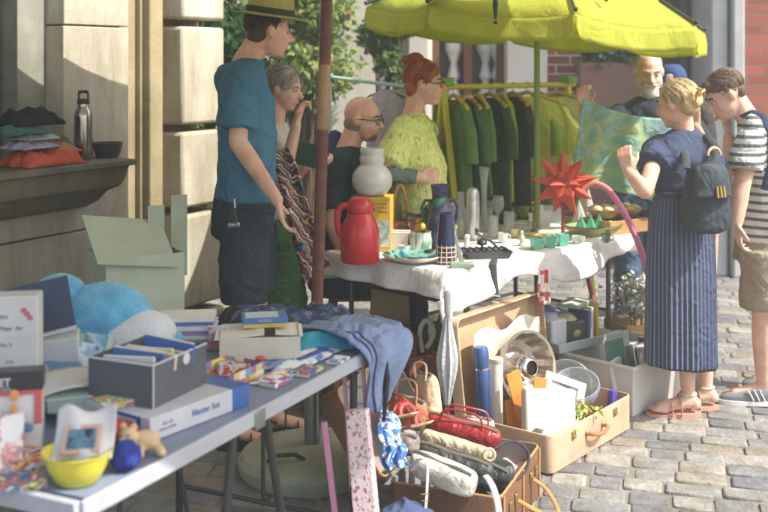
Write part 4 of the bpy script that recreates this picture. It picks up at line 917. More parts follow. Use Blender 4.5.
for x in (-.06,.06):
    for y_ in (-.036,.036): mb=MB(); mb.lathe([(0,-.008),(.016,-.008),(.02,-.004),(.02,.004),(.016,.008),(0,.008)],(x,y_,.02),18,RX(90)); mb.build('wheel',M((50,66,140),.5),t)
p=G(126,470,T0); mb=MB(); mb.sph((0,0,.034),.036,24); mb.sph((.012,-.02,.03),.02,12)
single(mb,'blue_pompom','deep blue fluffy ball beside the toy car','toy',pm('blue_fluff',(40,64,170),(30,50,150),sc_=20,rough=.95,bump=.9,bs=200),loc=(p.x,p.y,T0),disp=.012,ds=.015,remesh=.003,sm=1)
p=G(146,456,T0); t=thing('teddy','small beige plush animal lying against the long white box','plush toy',(p.x-.01,p.y+.01,T0+.03),ang(20))
mb=MB(); mb.sph((.005,0,.004),(.038,.028,.026)); mb.sph((-.036,-.010,.022),(.024,.022,.021)); mb.cap((-.008,-.018,-.008),(-.012,-.036,-.018),.011,.011); mb.cap((.030,-.016,-.008),(.040,-.034,-.018),.013,.013); mb.cap((-.05,-.026,.016),(-.056,-.034,.014),.010,.008); mb.sph((-.046,.010,.042),(.009,.005,.010)); mb.sph((-.022,-.008,.044),(.009,.005,.010))
mb.build('body',pm('beige_plush',(214,184,140),(196,164,120),sc_=20,rough=.95,bump=.6,bs=200),t,remesh=.0035,sm=2)
mb=MB(); mb.sph((-.060,-.042,.016),.004); mb.build('nose',blackm,t)
for e_ in ((-.054,-.022,.03),(-.040,-.031,.031)): mb=MB(); mb.sph(e_,.0028); mb.build('eye',blackm,t)
# patchwork tray
p=G(236,393,T0); pw=multi('patchwork',[(214,196,70),(150,110,170),(210,130,80),(226,214,180),(130,90,150),(206,180,120),(120,150,190)],34,interp='CONSTANT',tex='sq')
t=thing('patchwork_tray','small open tray covered in yellow and purple patchwork print','tray',(p.x-.02,p.y+.02,T0+.001),ang(62))
mb=MB(); mb.tray((.085,.075,0),(.19,.15,.042),.004,tp=.96); mb.build('tray_shell',pw,t)
t=thing('patchwork_pouch','folded patchwork printed pouch in yellow, lilac and white by the table edge','pouch',(p.x+.10,p.y+.14,T0+.002),ang(62))
mb=crumple(.17,.08,.02,4); mb.build('pouch',multi('patchwork_two',[(226,206,110),(170,140,190),(226,180,170),(226,220,206),(150,170,200)],44,interp='CONSTANT',tex='sq'),t,solid=.003)
mb=MB(); mb.sph((.02,.05,.05),(.018,.012,.007),10); single(mb,'red_toy','small red plastic toy on the patchwork tray','toy',M((214,70,50),.4),loc=(p.x+.03,p.y+.14,T0+.0))
# beige flat boxes, cardboard
p=G(256,362,T0); t=thing('cream_carton','wide cream cardboard carton with raised flap behind the patchwork tray','box',(p.x,p.y+.12,T0+.001),ang(6))
mb=MB(); mb.tray((0,0,0),(.26,.2,.072),.003); mb.build('box_shell',M((212,204,186),.8),t,bevel=.001)
mb=MB(); mb.box((-.06,.0,.078),(.16,.19,.003),Mx=RY(-5)); mb.box((.09,.02,.074),(.09,.16,.003),Mx=RY(4)); mb.build('lid_flap',M((222,216,200),.8),t)
mb=MB(); mb.box((-.1315,-.02,.04),(.002,.12,.06)); mb.build('cardboard_side',M((170,146,116),.8),t)
t=thing('puzzle_box','flat blue and yellow puzzle box on the cream carton','box',(p.x+.01,p.y+.16,T0+.082),ang(10)); mb=MB(); mb.box((0,0,.024),(.15,.1,.018)); mb.build('lid',M((70,120,180),.4),t,bevel=.001); mb=MB(); mb.box((0,0,.007),(.146,.096,.014)); mb.build('base',M((206,176,90),.5),t,bevel=.001); mb=MB(); mb.box((-.01,0,.0338),(.11,.08,.0015)); mb.build('cover_picture',M((196,206,214),.4),t); text('lettering','PUZZLE',.012,white,t,TR(0,-.0505,.024)@RX(90))
p=G(188,352,T0)
gl=[(.2,.14,.016,(206,190,200),'white magazine stack bottom volume beside the dark grey box',0),(.19,.14,.014,(120,170,140),'green edged white book second from the bottom of the stack',3),(.195,.14,.013,(206,208,214),'pale grey book third from the bottom of the stack',-2),(.19,.135,.013,(160,130,180),'lilac striped book in the middle of the stack',2),(.2,.14,.016,(214,214,220),'white book fourth in the stack under the blue one',-1),(.18,.13,.012,(90,120,190),'blue edged book near the top of the stack',3),(.19,.14,.012,(222,220,214),'cream book on top of the stack beside the plush toy',0)]
books(gl,(p.x-.02,p.y+.10,T0+.001),4,group=None)
t=thing('red_booklet','red and white booklet standing behind the dark grey box','booklet',(p.x+.10,p.y+.02,T0+.001),ang(10)); mb=MB(); mb.box((0,0,.042),(.07,.012,.08),Mx=RX(8)); mb.build('cover',multi('booklet_print',[(206,206,210),(200,70,64),(180,186,196)],30),t,bevel=.001); mb=MB(); mb.box((0,.003,.043),(.066,.008,.082),Mx=RX(8)); mb.build('pages',white,t)
# clothes on the folding table
den=multi('denim',[(40,52,84),(64,80,118),(34,44,70),(96,112,150)],26,fold=.8,lo=.25,hi=.75)
p=G(290,332,T0); cloth('folded_jeans','crumpled dark blue patterned denim heap in front of the brown pole',(p.x,p.y+.05,T0+.002),8,.44,.2,.085,den,3)
p=G(235,334,T0); cloth('folded_scarf','black folded scarf between the puzzle box and the book stack',(p.x-.02,p.y+.12,T0+.002),8,.16,.12,.07,fab((42,50,54)),8)
p=G(340,338,T0); cloth('folded_skirt','dark charcoal folded skirt next to the denim heap',(p.x-.0,p.y+.06,T0+.002),6,.26,.15,.05,fab((46,52,60)),11)
p=G(330,347,T0); cloth('turquoise_shirt','bright turquoise crumpled shirt at the corner of the folding table',(p.x-.01,p.y-.0,T0+.002),12,.25,.12,.052,fab((44,160,190),c2=(34,140,176)),14,k=12)
p=G(312,362,T0); cloth('printed_scarf','white scarf with blue pattern spread along the table edge',(p.x-.03,p.y+.02,T0+.003),62,.32,.12,.014,multi('blue_print',[(222,224,228),(222,224,228),(214,218,224),(110,150,200),(60,100,170)],16,lo=.35,hi=.75),16,k=14)
cloth('blue_ribbon','dark blue fabric strap on the white patterned scarf',(p.x+.0,p.y+.03,T0+.017),60,.16,.02,.008,fab((60,90,170)),5,nu=20,nv=6)
# hanging shirt draped over the end of the table
P1=Vc((-.30,3.86,T0+.035)); P2=Vc((.055,3.74,T0+.035))
lb=fab((132,152,190),c2=(114,134,176),sc_=5,fold=.9); nv_=fab((52,64,104))
mb=MB()
def fn(u,v):
    # v along path: from table to right then hanging
    w_=.27; ln=v*.54
    if ln<.26: x=-.22+ln; z=.045+.02*sin(ln*9)
    elif ln<.36: a=(ln-.26)/.10*PI/2; x=.04+.064*sin(a); z=.045-.064*(1-cos(a))
    else: x=.104-.03*(ln-.36)/.2; z=-.019-(ln-.36)
    zz=-(ln-.3)*.35*(1-u) if ln>.3 else 0
    y=(u-.5)*w_*(1-.55*max(0,(ln-.3)/.26))+.012*sin(ln*20+u*7)
    return Vc((x+.012*sin(u*14+ln*6)-.04*u*max(0,(ln-.3)/.26),y,z+.006*sin(u*19)+zz*0))
mb.grid(fn,26,44,mf=lambda i,j: 1 if (i in (2,3,6) and j>18) else 0)
so_=Vc((-.06,3.74,T0)); single(mb,'draped_shirt','light blue shirt with navy piping draped over the far end of the folding table','clothing',[lb,nv_],loc=tuple(so_),rz=ang(-42),solid=.006)
# black sleeve hanging down
t=single(MB().tube([(0,0,.0),(.01,-.005,-.10),(.0,-.01,-.24)],[.018,.022,.012],10,flat=.5),'hanging_strap','black fabric strap hanging from the end of the folding table','strap',fab((44,48,50)),loc=(-.0,3.70,T0+.0))
# pink wrapping roll and frame
pk=M((222,160,176),.5)
t=thing('pink_rack','pink and white toy ladder rack leaning against the table end','rack',(-.045,3.64,0),ang(-8))
mb=MB(); A=RX(-2)@RY(-4)
for x in (-.045,.02): mb=MB(); mb.box((x,0,.36),(.012,.012,.72),Mx=A); mb.build('side_rail',pk,t,bevel=.002)
mb=MB()
for i in range(4): mb=MB(); mb.box((-.0125,.0,.52+.055*i),(.056,.010,.008),Mx=A); mb.build('rung',M((228,214,214),.5),t,bevel=.001)
mb=MB(); mb.box((-.085,-.03,.27),(.020,.016,.54),Mx=RY(-7)); mb.build('pink_rod',M((218,140,180),.4),t,bevel=.003)
dot=multi('floral_paper',[(228,212,216),(222,190,200),(228,218,220),(200,110,130),(150,110,90)],110,interp='CONSTANT',lo=.34,hi=.7,stretch=(1,1,.6),detail=2)
t=thing('paper_roll','tall box wrapped in pale pink floral paper leaning at the table end','gift wrap',(-.035,3.56,0),ang(-12))
mb=MB(); mb.box((0,0,.29),(.085,.05,.58),Mx=RY(-6)@RX(-3),tp=.85); mb.build('wrapped_box',dot,t,bevel=.004)
# mint cardboard box by the wall
mint=pm('mint_card',(178,188,164),(158,170,146),sc_=4,rough=.6); mintd=pm('mint_card_side',(160,172,150),rough=.6)
mbp=V(135,300,232)
t=thing('mint_carton','mint green cardboard carton with raised flaps standing by the stone wall','box',(mbp.x,mbp.y,0),ang(30))
mb=MB(); mb.tray((0,0,.60),(.34,.30,.30),.004); mb.build('box_shell',mint,t,bevel=.002)
mb=MB(); mb.box((-.04,-.06,.95),(.36,.30,.005),Mx=TR(-.04,-.06,.95)@RX(34)@RY(10)@TR(.04,.06,-.95)); mb.build('top_flap',mint,t)
for x_,hh,aa in ((.13,.32,6),(.235,.36,-8)):
    mb=MB(); mb.box((x_-.02,.05,.86+hh/2-.1),(.075,.006,hh),Mx=RY(0)); mb.build('side_flap',mintd,t)
mb=MB(); mb.box((.15,.10,.84),(.18,.012,.10)); mb.build('inner_wall',M((130,92,60),.8),t)
st=thing('stool','dark wooden stool under the mint carton','stool',(mbp.x,mbp.y,0),ang(30))
mb=MB(); mb.box((0,0,.583),(.34,.30,.03)); mb.build('seat',wood,st,bevel=.004)
for sx_ in (-1,1):
    for sy_ in (-1,1): mb=MB(); mb.box((sx_*.14,sy_*.12,.284),(.035,.035,.566)); mb.build('leg',wood,st,bevel=.003)
# things on the window sill
ZS=1.216
def S(px,s=0,o=.14):
    Yw=-4.759/((px-384)/F-.56); X_=(px-384)/F*Yw; return (X_+.872*o*.6,Yw-.489*o*1.6,ZS)
steel=pm('steel',(196,190,182),(176,172,166),rough=.22,metal=1,bump=.05)
t=thing('steel_bottle','brushed steel drinking bottle with black cap on the window sill','bottle',S(75,190))
mb=MB(); mb.lathe([(0,0),(.043,0),(.046,.006),(.046,.22),(.043,.245),(.03,.262),(.028,.275),(.028,.285)],seg=32); mb.build('bottle_body',steel,t)
mb=MB(); mb.lathe([(.029,.283),(.031,.285),(.031,.305),(.027,.31),(.0,.31)],seg=28); mb.tube([(.022,0,.305),(.024,0,.335),(0,0,.345),(-.024,0,.335),(-.022,0,.305)],.006,8); mb.box((0,0,.345),(.05,.018,.014)); mb.build('cap',blackm,t)
t=thing('black_bowl','small black ribbed bowl beside the steel bottle','bowl',S(99,186))
mb=MB(); seg=48; vs=[];pf=[(.0,0),(.055,0),(.066,.02),(.080,.075),(.078,.078),(.06,.02),(0,.012)]
mb.lathe(pf,seg=48); mb.build('bowl',pm('black_bowl_ceramic',(46,56,56),(58,68,66),rough=.35),t)
sillcl=[('red_cloth','orange red crumpled cloth at the bottom of the pile on the sill',34,.36,.24,.075,(216,88,58),0),('orange_cloth','dull orange cloth above the red one on the sill',48,.20,.16,.05,(196,120,70),.055),('lilac_cloth','pale lilac folded cloth in the middle of the sill pile',22,.24,.18,.04,(180,166,196),.085),('mint_cloth','pale mint folded cloth on the sill pile',26,.20,.16,.035,(168,190,176),.125),('teal_cloth','dark teal folded cloth high on the sill pile',12,.22,.16,.045,(60,110,110),.155)]
for i,(nm_,lab,px,L_,W_,h_,c,z_) in enumerate(sillcl):
    q=S(px,196); cloth(nm_,lab,(q[0],q[1],q[2]+z_),60.7,L_,W_,h_,fab(c),20+i)
q=S(14,200); cloth('black_bag','black soft bag lying on top of the sill pile',(q[0],q[1]+.1,q[2]+.19),60.7,.30,.2,.09,fab((36,40,42)),31,cat='bag')
t=thing('wicker_item','grey green handled object behind the pile on the sill','basket',S(52,186)); mb=MB()
for k in range(3): mb.tube([(.05*cos(a)+.0*k,.02*k,.045+(.05+.014*k)*sin(a)) for a in [PI*i/10 for i in range(11)]],.006,6)
mb.build('handle',M((110,120,96),.6),t); mb=MB(); mb.tray((0,.02,0),(.11,.09,.05),.004); mb.build('basket_body',M((84,92,74),.7),t)
# ================================================================ table with white cloth
TA=(.275,4.955); TR_=math.atan2(.708,.706); TL,TW=1.55,.8; ZT=.762
def onT(px,py): q=G(px,py,ZT); return (q.x,q.y,ZT+.002)
t=thing('trestle_table','folding trestle table under the white embroidered cloth','table',(TA[0],TA[1],0),TR_)
mb=MB(); mb.box((TL/2,TW/2,.745),(TL,TW,.022)); mb.build('table_top',M((120,112,60),.6),t,bevel=.003)
steelp=M((96,98,98),.35,metal=.7)
for x,y0 in ((.10,.08),(.10,TW-.08),(TL-.12,.08),(TL-.12,TW-.08)):
    mb=MB(); mb.tube([(x,y0,.73),(x,y0,.01)],.013,10); mb.build('leg',steelp,t)
for x in (.10,TL-.12):
    mb=MB(); mb.tube([(x,.08,.35),(x,TW-.08,.35)],.009,8); mb.tube([(x,.08,.60),(x,TW-.08,.60)],.009,8); mb.tube([(x-.002,.10,.60),(x-.2 if x>1 else x+.2,.10,.73)],.008,8); mb.build('crossbar',steelp,t)
mb=MB(); mb.tube([(.1,TW-.08,.35),(TL-.12,TW-.08,.35)],.009,8); mb.build('crossbar',steelp,t)
def fn(u,v,dl=.12,dr=.10,df=.14,db=.12):
    x=-dl+u*(TL+dl+dr); y=-df+v*(TW+df+db)
    ex=max(0,-x,x-TL); ey=max(0,-y,y-TW); sx_=-1 if x<0 else 1; sy_=-1 if y<0 else 1
    cx_=min(max(x,0),TL); cy_=min(max(y,0),TW); d=math.hypot(ex,ey); 
    fx=1+.35*sin(cx_*7+1) if ey>0 else 1; dd=d*fx+(.10*min(1,d*6) if (ex>0 and ey>0 and x<0 and y<0) else 0)
    wav=.022*sin((cx_+cy_)*24+1.3*sin(cx_*9))*min(1,d*9)
    out=.012*min(1,d*30)+wav*.7+.02*min(1,d*8)
    nx=sx_*(ex/d) if d>0 else 0; ny=sy_*(ey/d) if d>0 else 0
    return Vc((cx_+nx*out,cy_+ny*out,.762+.0035*nz(x,y,3,5)-max(0,dd-.006)*.97))
mb=MB(); mb.grid(fn,150,90)
cm=multi('embroidered_linen',[(230,227,222),(226,221,217),(230,227,222),(218,204,202),(230,227,222)],120,rough=.9,fold=.35,lo=.2,hi=.9)
tc_=single(mb,'tablecloth','white cloth with faint pink embroidery draped over the trestle table','tablecloth',cm,loc=(TA[0],TA[1],0),rz=TR_,solid=.002)
t=thing('lace_corner','pink edged corner of a cloth hanging from the front corner of the white table','cloth',(TA[0],TA[1],.62),TR_)
mb=MB(); mb.grid(lambda u,v: Vc((-.04+.10*(u-.5)*(1-.75*v)-.02,-.05-.012*sin(u*9)-.02*v,.04-.17*v)),16,12); mb.build('corner',[cm],t,solid=.003)
mb=MB(); mb.grid(lambda u,v: Vc((-.06+.05*(u-.5)*(1-.6*v),-.056-.01*sin(u*9)-.02*v,-.05-.07*v)),10,8); mb.build('pink_edge',M((206,110,120),.8),t,solid=.003)
# red thermos jug
t=thing('thermos_jug','bright red plastic thermos jug with handle near the left end of the white table','jug',onT(360,262),ang(0))
redp=pm('red_plastic',(206,34,40),(196,28,36),rough=.32,coat=.3)
mb=MB(); mb.lathe([(.0,0),(.086,0),(.092,.008),(.094,.10),(.090,.15),(.078,.19),(.064,.215),(.058,.232),(.060,.236),(.0,.236)],seg=40); mb.build('jug_body',redp,t)
mb=MB(); mb.lathe([(.060,.238),(.062,.245),(.061,.275),(.050,.297),(.025,.308),(0,.31)],seg=32); mb.cap((.04,0,.262),(.066,0,.252),.016,.011); mb.build('lid',redp,t)
mb=MB(); mb.tube([(-.05,-.01,.272),(-.085,-.01,.266),(-.106,-.01,.235),(-.108,-.01,.19),(-.098,-.01,.14),(-.086,-.01,.12)],[.012,.013,.013,.013,.013,.010],10,flat=1.3); mb.build('handle',redp,t)
# yellow box + milk glass
q=onT(372,250); t=thing('yellow_carton','yellow carton with a pale picture panel under the milk glass lamp','box',q,ang(-6))
mb=MB(); mb.box((0,.02,.135),(.20,.16,.27)); mb.build('carton',M((206,166,44),.55),t,bevel=.003)
mb=MB(); mb.box((.03,-.0608,.09),(.13,.0016,.13)); mb.build('picture',multi('landscape',[(206,214,216),(150,180,190),(120,150,110),(196,196,180)],18),t)
mb=MB()
for i in range(3): mb.box((0,-.061,.2+.02*i),(.17,.0015,.003))
mb.build('print_line',M((150,104,30),.6),t)
t=thing('milk_glass_lamp','white round milk glass lamp shade standing on the yellow carton','lamp shade',(q[0],q[1]+.02,q[2]+.271))
mb=MB(); mb.lathe([(.05,0),(.075,.012),(.098,.045),(.104,.08),(.096,.115),(.072,.145),(.06,.155),(.06,.165),(.064,.17),(.064,.195),(.058,.2),(.058,.215),(.062,.22),(.062,.24),(.056,.24),(.054,.165),(.068,.14),(.09,.11),(.097,.08),(.09,.045),(.05,.006)],seg=40); mb.build('shade',pm('milk_glass',(226,228,222),(220,222,214),rough=.15,transl=.25,coat=.5),t)
# planter, pot, plate
t=thing('painted_planter','rectangular pastel painted ceramic planter behind the plate','planter',onT(394,251),ang(-8)); mb=MB(); mb.tray((0,.03,0),(.155,.08,.095),.008,tp=.86); mb.build('planter_body',multi('pastel',[(206,214,210),(190,200,214),(214,196,196),(200,212,190),(216,218,214)],12,rough=.25),t,bevel=.004)
t=thing('green_pot','small green and white glazed pot holding a gold ball','pot',onT(421,252)); mb=MB(); mb.lathe([(0,0),(.045,0),(.052,.01),(.056,.05),(.05,.09),(.053,.10),(.047,.10),(.044,.09),(.048,.05),(0,.012)],seg=28); mb.build('pot_body',multi('pot_glaze',[(70,130,104),(140,180,150),(200,214,200),(84,140,110)],16,rough=.2,stretch=(1,1,.3)),t)
mb=MB(); mb.sph((0,0,.118),.031,18); single(mb,'gold_ball','crinkled gold ball resting in the green pot','ornament',pm('gold',(190,150,60),(150,110,40),rough=.25,metal=.9,bump=.9,bs=60),loc=onT(421,252))
glz=multi('peacock_glaze',[(20,70,60),(30,110,84),(30,60,120),(60,140,110),(120,170,160),(24,50,70)],11,rough=.12,lo=.3,hi=.7)
t=thing('glazed_plate','large green and blue glazed plate at the front corner of the white table','plate',onT(413,262)); mb=MB(); mb.lathe([(0,.004),(.075,0),(.085,.006),(.13,.022),(.146,.032),(.147,.036),(.142,.037)],seg=48,cap=False); pl=mb.build('plate_rim',M((214,206,190),.3),t)
mb=MB(); mb.lathe([(.142,.037),(.125,.027),(.09,.014),(0,.010)],seg=48,cap=False); mb.build('glazed_face',glz,t)
# vases
cob=multi('cobalt_glaze',[(26,34,70),(40,50,110),(70,60,90),(20,28,50),(60,100,80)],9,rough=.15,lo=.3,hi=.7)
t=thing('large_vase','large dark cobalt blue ceramic vase with side handles behind the small tapered vase','vase',onT(440,249)); mb=MB(); mb.lathe([(0,0),(.045,0),(.05,.01),(.068,.08),(.078,.14),(.070,.19),(.048,.235),(.040,.26),(.044,.305),(.050,.325),(.044,.325),(.036,.28),(.034,.26),(0,.2)],seg=36); mb.build('vase_body',cob,t)
for s_ in (-1,1): mb=MB(); mb.tube([(s_*.046,0,.24),(s_*.075,0,.245),(s_*.09,0,.21),(s_*.085,0,.16),(s_*.072,0,.13)],.009,8); mb.build('handle',cob,t)
t=thing('tapered_vase','slim dark blue vase with plaid band at its base beside the plate','vase',onT(446,264)); mb=MB(); mb.lathe([(0,0),(.048,0),(.050,.005),(.042,.12),(.032,.225),(.034,.238),(.028,.238),(.026,.2),(0,.15)],seg=32); mb.build('vase_body',pm('ink_blue',(38,42,84),(30,34,64),rough=.15,coat=.5),t)
mb=MB()
for k in range(4): r_=.0502-.0085*(k*.022+.012)/.115; mb.lathe([(r_,.012+k*.022),(r_-.0003,.017+k*.022)],seg=32,cap=False)
for k in range(12): a=PI*2*k/12; mb.tube([(.0507*cos(a),.0507*sin(a),.006),(.0445*cos(a),.0445*sin(a),.09)],.0016,4)
mb.build('plaid_band',M((214,184,150),.4),t,solid=.0015)
t=thing('metal_canister','tall matt silver cylinder flask behind the cast iron grill','flask',onT(473,240)); mb=MB(); mb.lathe([(0,0),(.034,0),(.036,.004),(.036,.20),(.034,.206),(.033,.21),(.034,.215),(.034,.245),(.026,.27),(.012,.278),(0,.28)],seg=30); mb.build('flask_body',pm('satin_silver',(206,206,204),(196,196,194),rough=.35,metal=.7),t)
def glassv(name,lab,cat,px,py,prof,grp=None):
    mb=MB(); mb.lathe(prof,seg=24,cap=False); return single(mb,name,lab,cat,glass,loc=onT(px,py),group=grp,solid=.0025)
glassv('bud_vase','very tall slender clear glass vase behind the silver flask','vase',484,232,[(0,.002),(.032,.004),(.034,.02),(.016,.10),(.013,.2),(.018,.28),(.03,.36)])
glassv('carafe','clear glass carafe left of the silver flask','carafe',461,238,[(0,.002),(.036,.004),(.042,.06),(.03,.13),(.016,.18),(.018,.245)])
glassv('tumbler','clear glass tumbler nearest the cast iron grill','glass',493,238,[(0,.002),(.024,.004),(.030,.12)],'clear glasses on the white table')
glassv('wine_glass','stemmed clear wine glass among the tumblers','glass',498,230,[(.032,.002),(.004,.006),(.004,.08),(.03,.12),(.034,.16),(.028,.19)],'clear glasses on the white table')
glassv('tumbler','clear tall tumbler behind the wine glass','glass',488,225,[(0,.002),(.026,.004),(.032,.14)],'clear glasses on the white table')
glassv('tumbler','short clear tumbler beside the lime tray','glass',505,224,[(0,.002),(.028,.004),(.032,.09)],'clear glasses on the white table')
glassv('glass_jug','clear glass jug beside the large cobalt vase','jug',452,234,[(0,.002),(.04,.004),(.045,.08),(.03,.15),(.034,.19)])
glassv('tumbler','clear straight tumbler behind the cast iron crank','glass',509,236,[(0,.002),(.026,.004),(.030,.13)],'clear glasses on the white table')
glassv('wine_glass','tall stemmed clear glass right of the bud vase','glass',496,218,[(.034,.002),(.005,.006),(.005,.12),(.032,.16),(.036,.21),(.03,.25)],'clear glasses on the white table')
glassv('glass_dish','low clear glass dish left of the placemat','dish',522,232,[(0,.002),(.04,.004),(.06,.05)])
# wicker basket with handle and tin
q=onT(400,245.5); t=thing('handled_basket','tall handled wicker basket behind the painted planter','basket',q,ang(10)); wk=pm('wicker',(150,96,56),(112,66,36),sc_=40,rough=.7,bump=.8,bs=120)
mb=MB(); mb.tray((0,0,0),(.16,.12,.13),.006,tp=.85); mb.build('basket_body',wk,t)
mb=MB(); mb.tube([(.0,-.0,.05)]+[(.035*cos(a)-.0,-.0,.16+.15*sin(a)) for a in [PI-PI*i/14 for i in range(15)]],.009,8); mb.build('handle',pm('light_wicker',(186,140,84),(150,104,60),sc_=40,rough=.6,bump=.6,bs=120),t)
q=onT(418,246.5); t=thing('tea_tin','dark rectangular tea tin with orange and pink picture beside the wicker basket','tin',q,ang(-4)); mb=MB(); mb.box((0,0,.085),(.12,.07,.17)); mb.build('tin_body',M((36,70,66),.3),t,bevel=.004); mb=MB(); mb.box((0,-.0358,.09),(.10,.0016,.13)); mb.build('picture',multi('tin_picture',[(206,150,50),(190,90,60),(200,90,130),(60,90,70),(224,180,80)],16),t)
mb=MB(); mb.lathe([(.03,.17),(.032,.18),(.0,.183)],seg=20); mb.build('lid',M((206,206,200),.3),t)
t=thing('potted_sprig','small dark leaved sprig between the tea tin and the large vase','plant',onT(431,244)); lf=MB()
for i in range(70): leaf(lf,Vc((R.gauss(0,.02),R.gauss(0,.02),.09+R.random()*.11)),.045,nm=2)
lf.build('foliage',lm([(44,74,60),(60,90,84)],.2),t,smooth=False); mb=MB(); mb.lathe([(0,0),(.022,0),(.028,.06),(.024,.06),(0,.02)],seg=18); mb.tube([(0,0,.03),(0,0,.16)],.003,5); mb.build('pot',M((90,80,70),.5),t)
# cast iron grill + grey bar + strap
q=onT(487,258); t=thing('cast_iron_grill','black cast iron table grill with crank on the front edge of the white table','grill',q,ang(10))
mb=MB(); mb.tray((0,.02,0),(.23,.15,.035),.006,tp=.85); mb.build('tray_shell',pm('cast_iron',(58,62,64),(80,84,84),rough=.45,metal=.6,bump=.3),t)
for i in range(7): mb=MB(); mb.tube([(-.095+.032*i,-.05,.038),(-.095+.032*i,.09,.038)],.004,6); mb.build('grate_bar',blackm,t)
mb=MB(); mb.tube([(-.02,.02,.03),(-.02,.02,.10),(-.05,.02,.115),(-.05,.0,.13)],.007,8); mb.sph((-.05,.0,.135),.012,10); mb.lathe([(.022,.06),(.026,.07),(.02,.085)],(-.02,.02,0),14); mb.tube([(-.02,.02,.09),(.02,.01,.08),(.05,-.0,.05)],.006,8); mb.build('crank',pm('dull_iron',(84,88,90),rough=.35,metal=.8),t)
mb=MB(); mb.box((0,0,.07),(.022,.02,.15),Mx=RY(-16)@RX(-8)); single(mb,'grey_folding_ruler','grey flat bar standing tilted between the tapered vase and the cast iron grill','bar',M((130,136,136),.4),loc=onT(462,264),bevel=.003)
mb=MB(); mb.box((0,0,.012),(.11,.05,.022)); single(mb,'green_case','flat grey green case lying before the tapered vase','case',M((130,150,130),.4),loc=onT(462,268),rz=ang(5),bevel=.004)
q=G(490,262,ZT); t=thing('leather_strap','dark leather strap with pale metal buckle hanging over the front edge of the white table','strap',(q.x,q.y-.06,ZT-.0))
mb=MB(); mb.tube([(.02,.06,.012),(.015,.02,.012),(.008,-.01,.0),(.01,-.018,-.06),(.018,-.02,-.14)],.017,8,flat=.25); mb.build('strap',M((62,68,74),.5),t)
mb=MB(); mb.tube([(.0,-.022,-.14),(.038,-.022,-.145),(.036,-.022,-.175),(.002,-.022,-.17)],.004,6,closed=True); mb.build('buckle',M((214,206,180),.3,metal=.7),t)
# centre and right items
t=thing('lime_tray','long lime green tray behind the clear glasses','tray',onT(512,222),ang(12)); mb=MB(); mb.tray((0,0,0),(.30,.12,.018),.004); mb.build('tray_shell',M((180,200,60),.4),t)
for c,lab,px in (((70,120,170),'small blue box on the lime tray',516),((60,90,140),'small dark blue box at the right of the lime tray',523),((150,190,180),'small mint box at the left of the lime tray',507)):
    t=thing('small_box',lab,'box',onT(px,219)[:2]+(ZT+.009,),ang(8)); mb=MB(); mb.box((0,0,.022),(.04,.04,.03)); mb.build('carton',M(c,.5),t,bevel=.002); mb=MB(); mb.box((0,0,.04),(.043,.043,.008)); mb.build('lid',M(tuple(int(x*.8) for x in c),.5),t,bevel=.001)
q=onT(527,220); t=thing('round_basket','lime green woven round basket left of the red paper star','basket',q); mb=MB(); mb.lathe([(0,0),(.06,0),(.075,.03),(.08,.09),(.074,.09),(.068,.03),(0,.01)],seg=30); mb.build('basket_body',pm('lime_wicker',(176,180,80),(140,146,60),sc_=40,rough=.7,bump=.9,bs=100),t); mb=MB(); mb.tube([(.076*cos(a),0,.09+.09*sin(a)) for a in [PI*i/12 for i in range(13)]],.005,6); mb.build('handle',M((90,110,60),.7),t)
for i,(px,py,rz_,c,lab) in enumerate(((543,228,14,(222,224,220),'white folded card standing left of the star stand'),(552,222,-20,(214,222,226),'second white folded card behind the first one'))):
    t=thing('folded_card',lab,'card',onT(px,py),ang(rz_)); mb=MB(); mb.box((0,.02,.045),(.10,.002,.10),Mx=RX(18)); mb.box((0,.08,.045),(.10,.002,.10),Mx=TR(0,.0,0)@RX(-14)@TR(0,0,.0)); mb.build('card',M(c,.8),t)
q=onT(546,236); mb=MB(); mb.lathe([(0,0),(.11,0),(.112,.004),(0,.006)],seg=36); single(mb,'orange_placemat','round pale orange placemat in front of the white cards','placemat',multi('placemat',[(214,190,130),(206,160,90),(220,206,160)],20),loc=q)
for i,px in enumerate((538,551,564)):
    t=thing('mint_cup',['leftmost of the three mint green square cups','middle one of the three mint green square cups','rightmost of the three mint green square cups'][i],'cup',onT(px,250.5-i*2),ang(15),group='mint green cups at the table edge'); mb=MB(); mb.tray((0,.02,0),(.055,.055,.06),.004,tp=.8); mb.build('cup_body',pm('mint_glaze_%d'%i,(96,190,160),(84,174,148),rough=.25),t,bevel=.004)
    mb=MB(); mb.tube([(.028,.02,.045),(.04,.02,.04),(.036,.02,.02),(.024,.02,.018)],.003,6); mb.build('handle',M((96,190,160),.3),t)
# red star
q=onT(563,240); t=thing('paper_star','large red folded paper star on a short red stand','star ornament',q)
mb=MB(); c=Vc((0,0,.30))
dirs=[]
for i in range(26):
    z=1-2*(i+.5)/26; a=i*2.39996; dirs.append(Vc((cos(a)*math.sqrt(1-z*z),sin(a)*math.sqrt(1-z*z),z)))
dirs=[Vc((cos(2*PI*k/9+.2),-.12,sin(2*PI*k/9+.2))).normalized() for k in range(10)]+[Vc((.7*cos(2*PI*k/6),-.75,.7*sin(2*PI*k/6))).normalized() for k in range(6)]+[Vc((.7*cos(2*PI*k/6),.75,.7*sin(2*PI*k/6))).normalized() for k in range(6)]
for i,d in enumerate(dirs):
    o=d.orthogonal().normalized(); p=d.cross(o); L=(.172 if i<10 else .12)*R.uniform(.88,1.1); b=.056
    ph=R.random(); vs=[c+d*.035+(o*cos(ph+PI*k/2)+p*sin(ph+PI*k/2))*b for k in range(4)]+[c+d*L]
    mb.add(vs,[(0,1,4),(1,2,4),(2,3,4),(3,0,4)])
mb.build('star',pm('red_paper',(226,84,54),(214,70,44),rough=.55,transl=.3),t,smooth=False)
